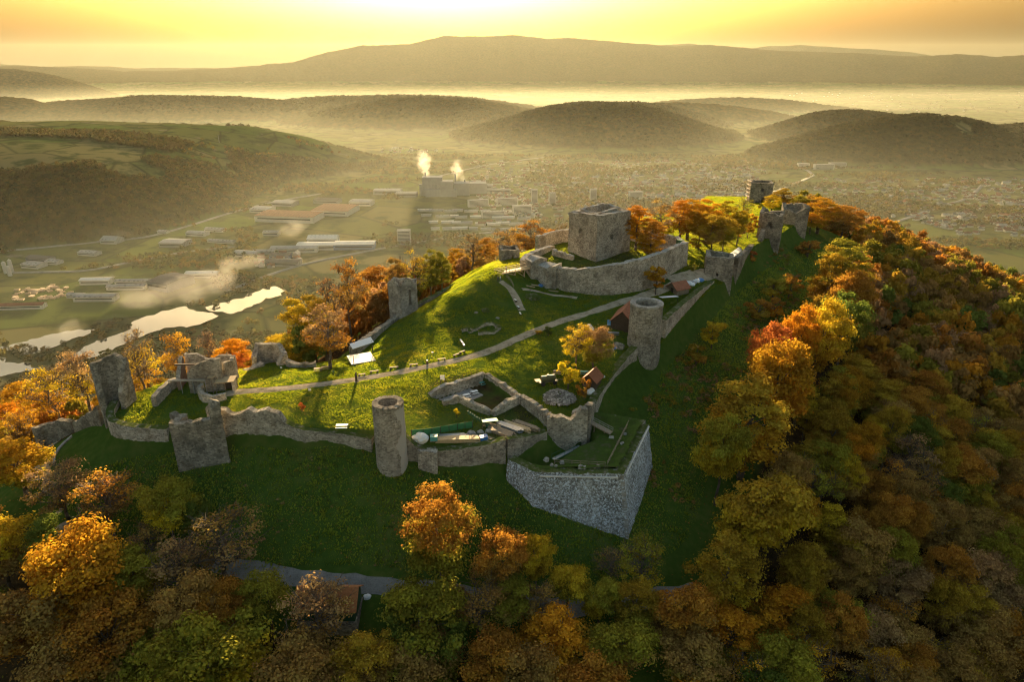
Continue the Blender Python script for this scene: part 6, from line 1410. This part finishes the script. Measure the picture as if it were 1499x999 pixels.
# tower block with bands of windows
def block(u, v, L, Wd, H, rz, label, group, wallm=M_HWALL, name='apartment_block', cat='apartment block'):
    p = at_z(u, v, VALLEY); g = gz(p.x, p.y); rz = R(rz); r = empty(name, (p.x, p.y, g)); c, s = math.cos(rz), math.sin(rz); m = MB()
    for k in range(int(H / 3)): m.box((p.x + s * (Wd / 2 + .05), p.y - c * (Wd / 2 + .05), g + 1.8 + 3 * k), (L * .9, .2, 1.3), rz)
    return tag(parts(r, MB().box((p.x, p.y, g + H / 2), (L, Wd, H), rz).build('wall', wallm), m.build('window', M_WIN), MB().box((p.x, p.y, g + H + .3), (L + .8, Wd + .8, .6), rz).build('roof', M_HROOF)), label, cat, group)
block(592,355,28,18,28,4,'lone office block behind the beech row',None,M_HWALL,'office_block','office block')
for a in [(782,298,17,15,38,5,'pale tower block left of keep, brightest of the town'),(808,300,18,15,32,5,'pinkish tower block just left of the keep'),(764,312,50,14,20,12,'slab block below the tower blocks'),(742,300,60,13,18,14,'long slab block farther left in town'),(700,302,56,13,18,14,'slab block at left end of town'),(722,318,60,13,16,10,'slab block nearest to the brown trees'),(868,294,18,15,32,0,'tower block hidden behind the keep corner'),(930,292,40,14,20,8,'slab block right of the keep in haze'),(1205,249,70,16,18,0,'long pale block beyond the river at right'),(1225,246,60,16,18,0,'second long pale block beyond the river'),(1175,246,40,16,16,0,'short pale block beyond the river')]: block(*a[:7], 'town blocks in haze')
# brewery with chimneys
p0 = at_z(640, 284, VALLEY); r = empty('brewery', (p0.x, p0.y, gz(p0.x, p0.y))); ob = []
for (u, v, L, Wd, H) in ((634,285,58,40,50),(655,286,36,40,40),(676,284,46,40,32),(700,282,50,40,28),(646,287,90,26,18)):
    p = at_z(u, v, VALLEY); ob.append(MB().box((p.x, p.y, VALLEY + H / 2), (L, Wd, H + 4), R(4)).build('block', M_CONC))
for (u, v, H) in ((624,284,64),(667,283,58),(681,283,40)):
    p = at_z(u, v, VALLEY); ob.append(MB().bar((p.x, p.y, VALLEY - 2), (p.x, p.y, VALLEY + H), 3.2, 2.2, 14).build('chimney', M_CONC))
for k in range(6):
    p = at_z(617 + k * 4.6, 286.5, VALLEY); ob.append(MB().bar((p.x, p.y, VALLEY - 2), (p.x, p.y, VALLEY + 33), 5.2, 5.2, 14).build('silo', M_CONC))
tag(parts(r, *ob), 'tall grey brewery with silos and steaming chimneys', 'brewery')
for a in [(568,283,80,40,11,0,'low brewery hall, far left of the steaming works'),(596,287,60,34,10,0,'low hall between far left hall and brewery'),(700,275,90,30,9,0,'long hall with shining roof right of brewery'),(728,282,80,24,9,0,'shining roofed hall at right end of the brewery')]: hall(*a[:7], M_HGREY, M_HROOF, 2, 'halls beside the brewery')
rr = random.Random(12)
for k in range(34):
    row = k % 4; u = 622 + (k // 4) * 17 + rr.uniform(-4, 4) + row * 6; v = 309 + row * 8.5 + rr.uniform(-1, 1) + (u - 620) * .02
    hall(u, v, rr.uniform(18, 44), 11, 4.5, rr.choice([2, 6, 10]), 'low building with shining roof in rows behind the beech row', M_HWALL, rr.choice([M_HROOF, M_BRIGHT]), 1.2, 'rows of shining roofs', 'low_building', False, cat='building')
# cement silos and sawmill
p0 = at_z(14, 402, VALLEY); r = empty('silo_group', (p0.x, p0.y, VALLEY)); ob = []
for (u, v, H) in ((9,400,20),(18,399,23),(15,404,17)):
    p = at_z(u, v, VALLEY); ob.append(MB().bar((p.x, p.y, VALLEY - 1), (p.x, p.y, VALLEY + H), 3.6, 3.6, 14).bar((p.x, p.y, VALLEY + H), (p.x, p.y, VALLEY + H + 2.5), 3.6, .8, 14).build('silo', M_HWALL))
tag(parts(r, *ob), 'three white cement silos standing close together at left edge', 'silos')
M_LOG = plain('stacked_logs', (.42, .31, .20), .85, .3, .4)
lg = MB()
for k in range(5): lg.bar((-4, -2 + k, .5), (4, -2 + k, .5), .5, .5, 7)
for k in range(4): lg.bar((-4, -1.5 + k, 1.37), (4, -1.5 + k, 1.37), .5, .5, 7)
l0 = lg.build('log_pile', M_LOG)
for k in range(46):
    o = l0 if k == 0 else l0.copy()
    if k: COL.objects.link(o)
    u = 20 + rr.random() * 85; v = 424 + rr.random() * 20 - (u - 20) * .10; p = at_z(u, v, VALLEY); o.location = (p.x, p.y, gz(p.x, p.y)); o.rotation_euler = (0, 0, rr.choice([.2, .9, 1.6]) + rr.uniform(-.1, .1)); o.scale = (1, rr.uniform(.9, 1.7), rr.uniform(.9, 1.7))
    tag(o, 'log pile glinting in the sawmill yard', 'log pile', 'log piles in the sawmill yard')
# houses of the town
HP = []
for (L, Wd, H, h, wm, rm) in ((12,9,4.5,3.5,M_HOUSE,M_HOUSEG),(15,10,5,3.5,M_HOUSE,M_HOUSER),(11,8,4,3,M_HGREY,M_HOUSER),(19,11,6,3,M_HOUSE,M_HROOF)):
    m = MB().house_body((0, 0, -.5), L, Wd, H + .5, h, 0, 0).gable((0, 0, H + .1), L, Wd, h, 0, .6, .35, 1); HP.append((m, [wm, rm]))
HM = [m.build('house', mt) for (m, mt) in HP]; HD = [o.data for o in HM]
for o in HM: bpy.data.objects.remove(o)
def houses(n, u0, u1, v0, v1, label, group, seed, skip=None, near=None):
    rh = random.Random(seed); k = 0; tries = 0
    while k < n and tries < 5000:
        tries += 1; u = rh.uniform(u0, u1); v = v0 + (v1 - v0) * rh.random() ** .8
        if skip and skip(u, v): continue
        if n1(u * .03, 3 + v * .07) < -.12: continue
        p = at_z(u, v, VALLEY); g = gz(p.x, p.y)
        if g > VALLEY + 14: p = hit(u, v); g = p.z
        o = bpy.data.objects.new('house', rh.choice(HD)); COL.objects.link(o); o.location = (p.x, p.y, g); s = rh.uniform(.8, 1.15); o.scale = (s, s, s); o.rotation_euler = (0, 0, rh.choice([0, 1.57]) + rh.uniform(-.4, .4)); tag(o, label, 'house', group); k += 1
houses(150, 840, 1100, 240, 292, 'small pale house in the hazy town behind the ridge', 'houses of the hazy town', 1, lambda u, v: v > 300 or (u < 925 and v > 285))
houses(36, 700, 830, 262, 330, 'small house in the hazy town left of the keep', 'houses left of the keep', 2)
houses(64, 1235, 1499, 268, 335, 'small house in the hazy village at right', 'houses of the right-hand village', 3, lambda u, v: v > 296 + (u - 1235) * .30)
houses(22, 556, 660, 217, 224, 'tiny bright house of the village above the brewery', 'houses above the brewery', 4)
houses(24, 380, 440, 372, 392, 'small building beside the works road', 'small buildings by the works road', 5)
# the rest of the town: too many small roofs to tell apart
def sprawl(n, u0, u1, v0, v1, label, seed, skip=None):
    rh = random.Random(seed); m = MB(); k = 0
    while k < n:
        u = rh.uniform(u0, u1); v = rh.uniform(v0, v1)
        if (skip and skip(u, v)) or n1(u * .03, 3 + v * .07) < -.25: continue
        p = at_z(u, v, VALLEY); g = gz(p.x, p.y); k += 1
        if g > VALLEY + 10: continue
        rz = rh.choice([.3, 1.87]) + .4 * n1(u * .02, v * .02); L = rh.uniform(8, 15); W2 = rh.uniform(7, 9)
        m.house_body((p.x, p.y, g - .5), L, W2, 4.5, 0.1, rz, 0).gable((p.x, p.y, g + 4.1), L, W2, 3, rz, .5, .3, rh.choice([1, 1, 2]))
    tag(m.build('houses', [M_HOUSE, M_HOUSER, M_HOUSEG]), label, kind='stuff')
sprawl(950, 690, 1120, 236, 318, 'dense hazy roofs of the town behind the castle', 21, lambda u, v: u > 925 and v > 296)
sprawl(380, 1190, 1520, 262, 345, 'hazy roofs of the right-hand village', 22, lambda u, v: v > 292 + (u - 1235) * .30)
sprawl(90, 1150, 1500, 135, 165, 'faint far city roofs in the mist at right', 23)
# mast on the left hill
for (u, v, lb) in ((321,209,'thin mast on the crest of left green hill'),(1155,172,'thin mast on the far right hill, left of two'),(1163,173,'thin mast on the far right hill, right of two')):
    p = hit(u, v); tag(MB().bar(p, p + Vector((0, 0, 26)), .7, .3, 6).build('mast', M_HGREY), lb, 'mast', 'masts on the hills')
# woods
rw = np.random.RandomState(8)
def scatter(x0, x1, y0, y1, sp, test, H, Wd, cols):
    gx, gy = np.meshgrid(np.arange(x0, x1, sp), np.arange(y0, y1, sp), indexing='ij'); gx = (gx + rw.uniform(-.45, .45, gx.shape) * sp).ravel(); gy = (gy + rw.uniform(-.45, .45, gy.shape) * sp).ravel()
    z, d, wd_ = height(gx, gy); k = test(gx, gy, z, d, wd_); u, v, dep = project(gx, gy, z); k &= (u > -120) & (u < 1620)
    return [(x, y, zz, rw.uniform(*H), rw.uniform(*Wd), cols[rw.randint(len(cols))]) for x, y, zz in zip(gx[k], gy[k], z[k])]
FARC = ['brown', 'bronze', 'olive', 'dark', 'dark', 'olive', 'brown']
it = scatter(-2000, -430, 1350, 2800, 13, lambda x, y, z, d, w_: (w_ > .5) & (d > 500), (11, 16), (14, 20), FARC); print('left hill', len(it))
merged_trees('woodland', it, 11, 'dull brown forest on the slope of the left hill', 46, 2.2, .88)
it = scatter(-450, 2400, 2500, 4300, 24, lambda x, y, z, d, w_: (w_ > .5) & (z > VALLEY + 8), (12, 16), (24, 32), FARC); print('hills', len(it))
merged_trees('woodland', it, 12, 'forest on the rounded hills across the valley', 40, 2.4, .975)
it = scatter(-2600, -200, 3900, 5400, 34, lambda x, y, z, d, w_: (w_ > .5) & (z > VALLEY + 40), (15, 20), (34, 44), FARC); print('ridge', len(it))
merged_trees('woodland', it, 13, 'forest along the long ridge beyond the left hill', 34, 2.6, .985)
# groves and hedges on the valley floor
PD = [np.array(p) for p in PONDS]
def grove_test(x, y, z, d, w_):
    k = (d > 330) & (z < VALLEY + 12) & (fbm(x / 210, y / 90, 4, N2) > .10)
    for p in PONDS:
        q, _, _, ins = poly_dist(x, y, p); k = np.where(ins | (q < 6), False, k | ((q < 34) & (fbm(x / 70, y / 70, 3, N3) > -.1)))
    u, v, _ = project(x, y, z)
    for (u0, u1, v0, v1) in ((375, 560, 285, 395), (600, 770, 255, 340), (0, 130, 378, 455), (125, 315, 395, 445), (230, 345, 335, 366)): k &= ~((u > u0) & (u < u1) & (v > v0) & (v < v1) & (fbm(x / 60, y / 60, 2, N3) < .5))
    return k
it = scatter(-1500, 1500, 500, 2900, 15, grove_test, (6, 13), (11, 18), ['brown', 'olive', 'bronze', 'olive', 'dark', 'dark']); print('groves', len(it))
merged_trees('woodland', it, 14, 'groves and hedges along ponds and fields of the valley floor', 44, 2.2, .78)
it = scatter(-1050, 1000, 560, 900, 13, lambda x, y, z, d, w_: (d > 90) & (z > VALLEY + 2) & (x < 600), (10, 15), (11, 16), ['brown', 'olive', 'amber', 'bronze', 'golden', 'dark'])
it += scatter(-760, 0, 200, 620, 12, lambda x, y, z, d, w_: (d > 85) & (z > VALLEY + 2), (11, 16), (11, 16), ['brown', 'olive', 'amber', 'bronze', 'golden', 'dark']); print('lower slope', len(it))
merged_trees('woodland', it, 15, 'autumn forest on the lower left slope of castle hill', 60, 2.0, .25)
for (u, v, n, lb) in ((345,222,26,'dark thicket on the green hill fields, upper one'),(394,230,26,'dark thicket on the green hill fields, lower one'),(300,214,14,'small hedge thicket near the hill mast'),(240,216,30,'hedge line on the left green hill'),(460,215,30,'hedge line running down right side of the green hill')):
    p = hit(u, v); items = []
    for k in range(n): x = p.x + rw.normal() * (16 if n < 27 else 60); y = p.y + rw.normal() * 22; items.append((x, y, gz(x, y), rw.uniform(8, 13), rw.uniform(12, 17), FARC[rw.randint(7)]))
    merged_trees('thicket', items, 16 + u % 7, lb, 50, 2.2, .7)
# steam and low cloud: lumpy volumes with soft edges
def puff(name, P, label, dens, scale, seed, g=.55, rough=.55):
    """P: list of (point, radius along, radius up) lumps forming one closed cloud"""
    bm = bmesh.new()
    ax0 = min(p.x - ra for p, ra, rz_ in P); ax1 = max(p.x + ra for p, ra, rz_ in P); ay0 = min(p.y - ra for p, ra, rz_ in P); ay1 = max(p.y + ra for p, ra, rz_ in P); az0 = min(p.z - q for p, ra, q in P); az1 = max(p.z + q for p, ra, q in P)
    o = MB().box(((ax0 + ax1) / 2, (ay0 + ay1) / 2, (az0 + az1) / 2), (ax1 - ax0, ay1 - ay0, az1 - az0)).build(name, [])
    t = Nt(name + '_vapour'); c = t.coords('Object'); nz_ = t.noise(c, scale, 5, rough); f = None
    for (p, ra, rq) in P:                                   # union of soft ellipsoids
        mp = t.n('VectorMath', operation='SUBTRACT'); t.l(c, mp.inputs[0]); mp.inputs[1].default_value = p
        dv_ = t.n('VectorMath', operation='DIVIDE'); t.l(mp.outputs[0], dv_.inputs[0]); dv_.inputs[1].default_value = (ra, ra, rq)
        ln = t.n('VectorMath', operation='LENGTH'); t.l(dv_.outputs[0], ln.inputs[0]); e = t.math('SUBTRACT', 1.0, ln.outputs['Value'], True)
        f = e if f is None else t.math('MAXIMUM', f, e)
    q = t.math('ADD', f, t.math('MULTIPLY', t.math('SUBTRACT', nz_, .52), 3.0)); q = t.math('MULTIPLY', t.math('MULTIPLY', q, 2.2, True), t.math('MULTIPLY', f, 5.0, True)); dn = t.math('MULTIPLY', q, dens)
    v = t.n('VolumePrincipled'); v.inputs['Color'].default_value = (.97, .95, .90, 1); v.inputs['Anisotropy'].default_value = g; t.l(dn, v.inputs['Density']); t.l(v.outputs[0], t.out.inputs['Volume'])
    o.data.materials.clear(); o.data.materials.append(t.m); return tag(o, label, kind='stuff')
def vp(u, v, z): return at_z(u, v, z)
def col_pts(u, v, us, vs, r0, r1, n):
    b = at_z(u, v, VALLEY); out = []
    for k in range(n): f = k / (n - 1); q = at_y(u + (us - u) * f, v0_ + (vs - v0_) * f, b.y); rr_ = r0 + (r1 - r0) * f; out.append((q, rr_, rr_ * 1.3))
    return out
v0_ = 258; puff('steam', col_pts(624, 284, 620, 235, 12, 27, 4), 'tall white steam plume over the brewery, left chimney', .0034, .055, 1)
v0_ = 259; puff('steam', col_pts(667, 283, 669, 246, 10, 22, 3), 'shorter white steam plume over the brewery, right chimney', .0034, .06, 2)
v0_ = 268; puff('steam', col_pts(681, 283, 678, 262, 8, 12, 2), 'small steam puff at right of the brewery', .003, .08, 3)
puff('mist', [(vp(200, 437, VALLEY + 20), 46, 18), (vp(235, 432, VALLEY + 24), 50, 20), (vp(275, 424, VALLEY + 28), 60, 24), (vp(315, 412, VALLEY + 32), 50, 24)], 'long golden cloud of mist drifting above the ponds', .0011, .024, 4)
puff('mist', [(vp(345, 386, VALLEY + 14), 38, 16), (vp(365, 382, VALLEY + 18), 34, 16)], 'small golden mist cloud over the white hall at the bend', .0013, .03, 5)
puff('mist', [(vp(105, 478, VALLEY + 10), 30, 12), (vp(160, 474, VALLEY + 12), 34, 13)], 'low mist wisps at the left pond', .0015, .024, 6)
puff('smoke', [(vp(150, 340, VALLEY + 16), 40, 12), (vp(178, 343, VALLEY + 16), 34, 12)], 'thin smoke streak at the foot of left hill', .0012, .02, 7)
puff('smoke', [(vp(425, 337, VALLEY + 14), 30, 16), (vp(436, 330, VALLEY + 24), 28, 16)], 'thin grey smoke in front of the orange roofed plant', .0012, .03, 8)
print('verts', sum(len(m.vertices) for m in bpy.data.meshes))
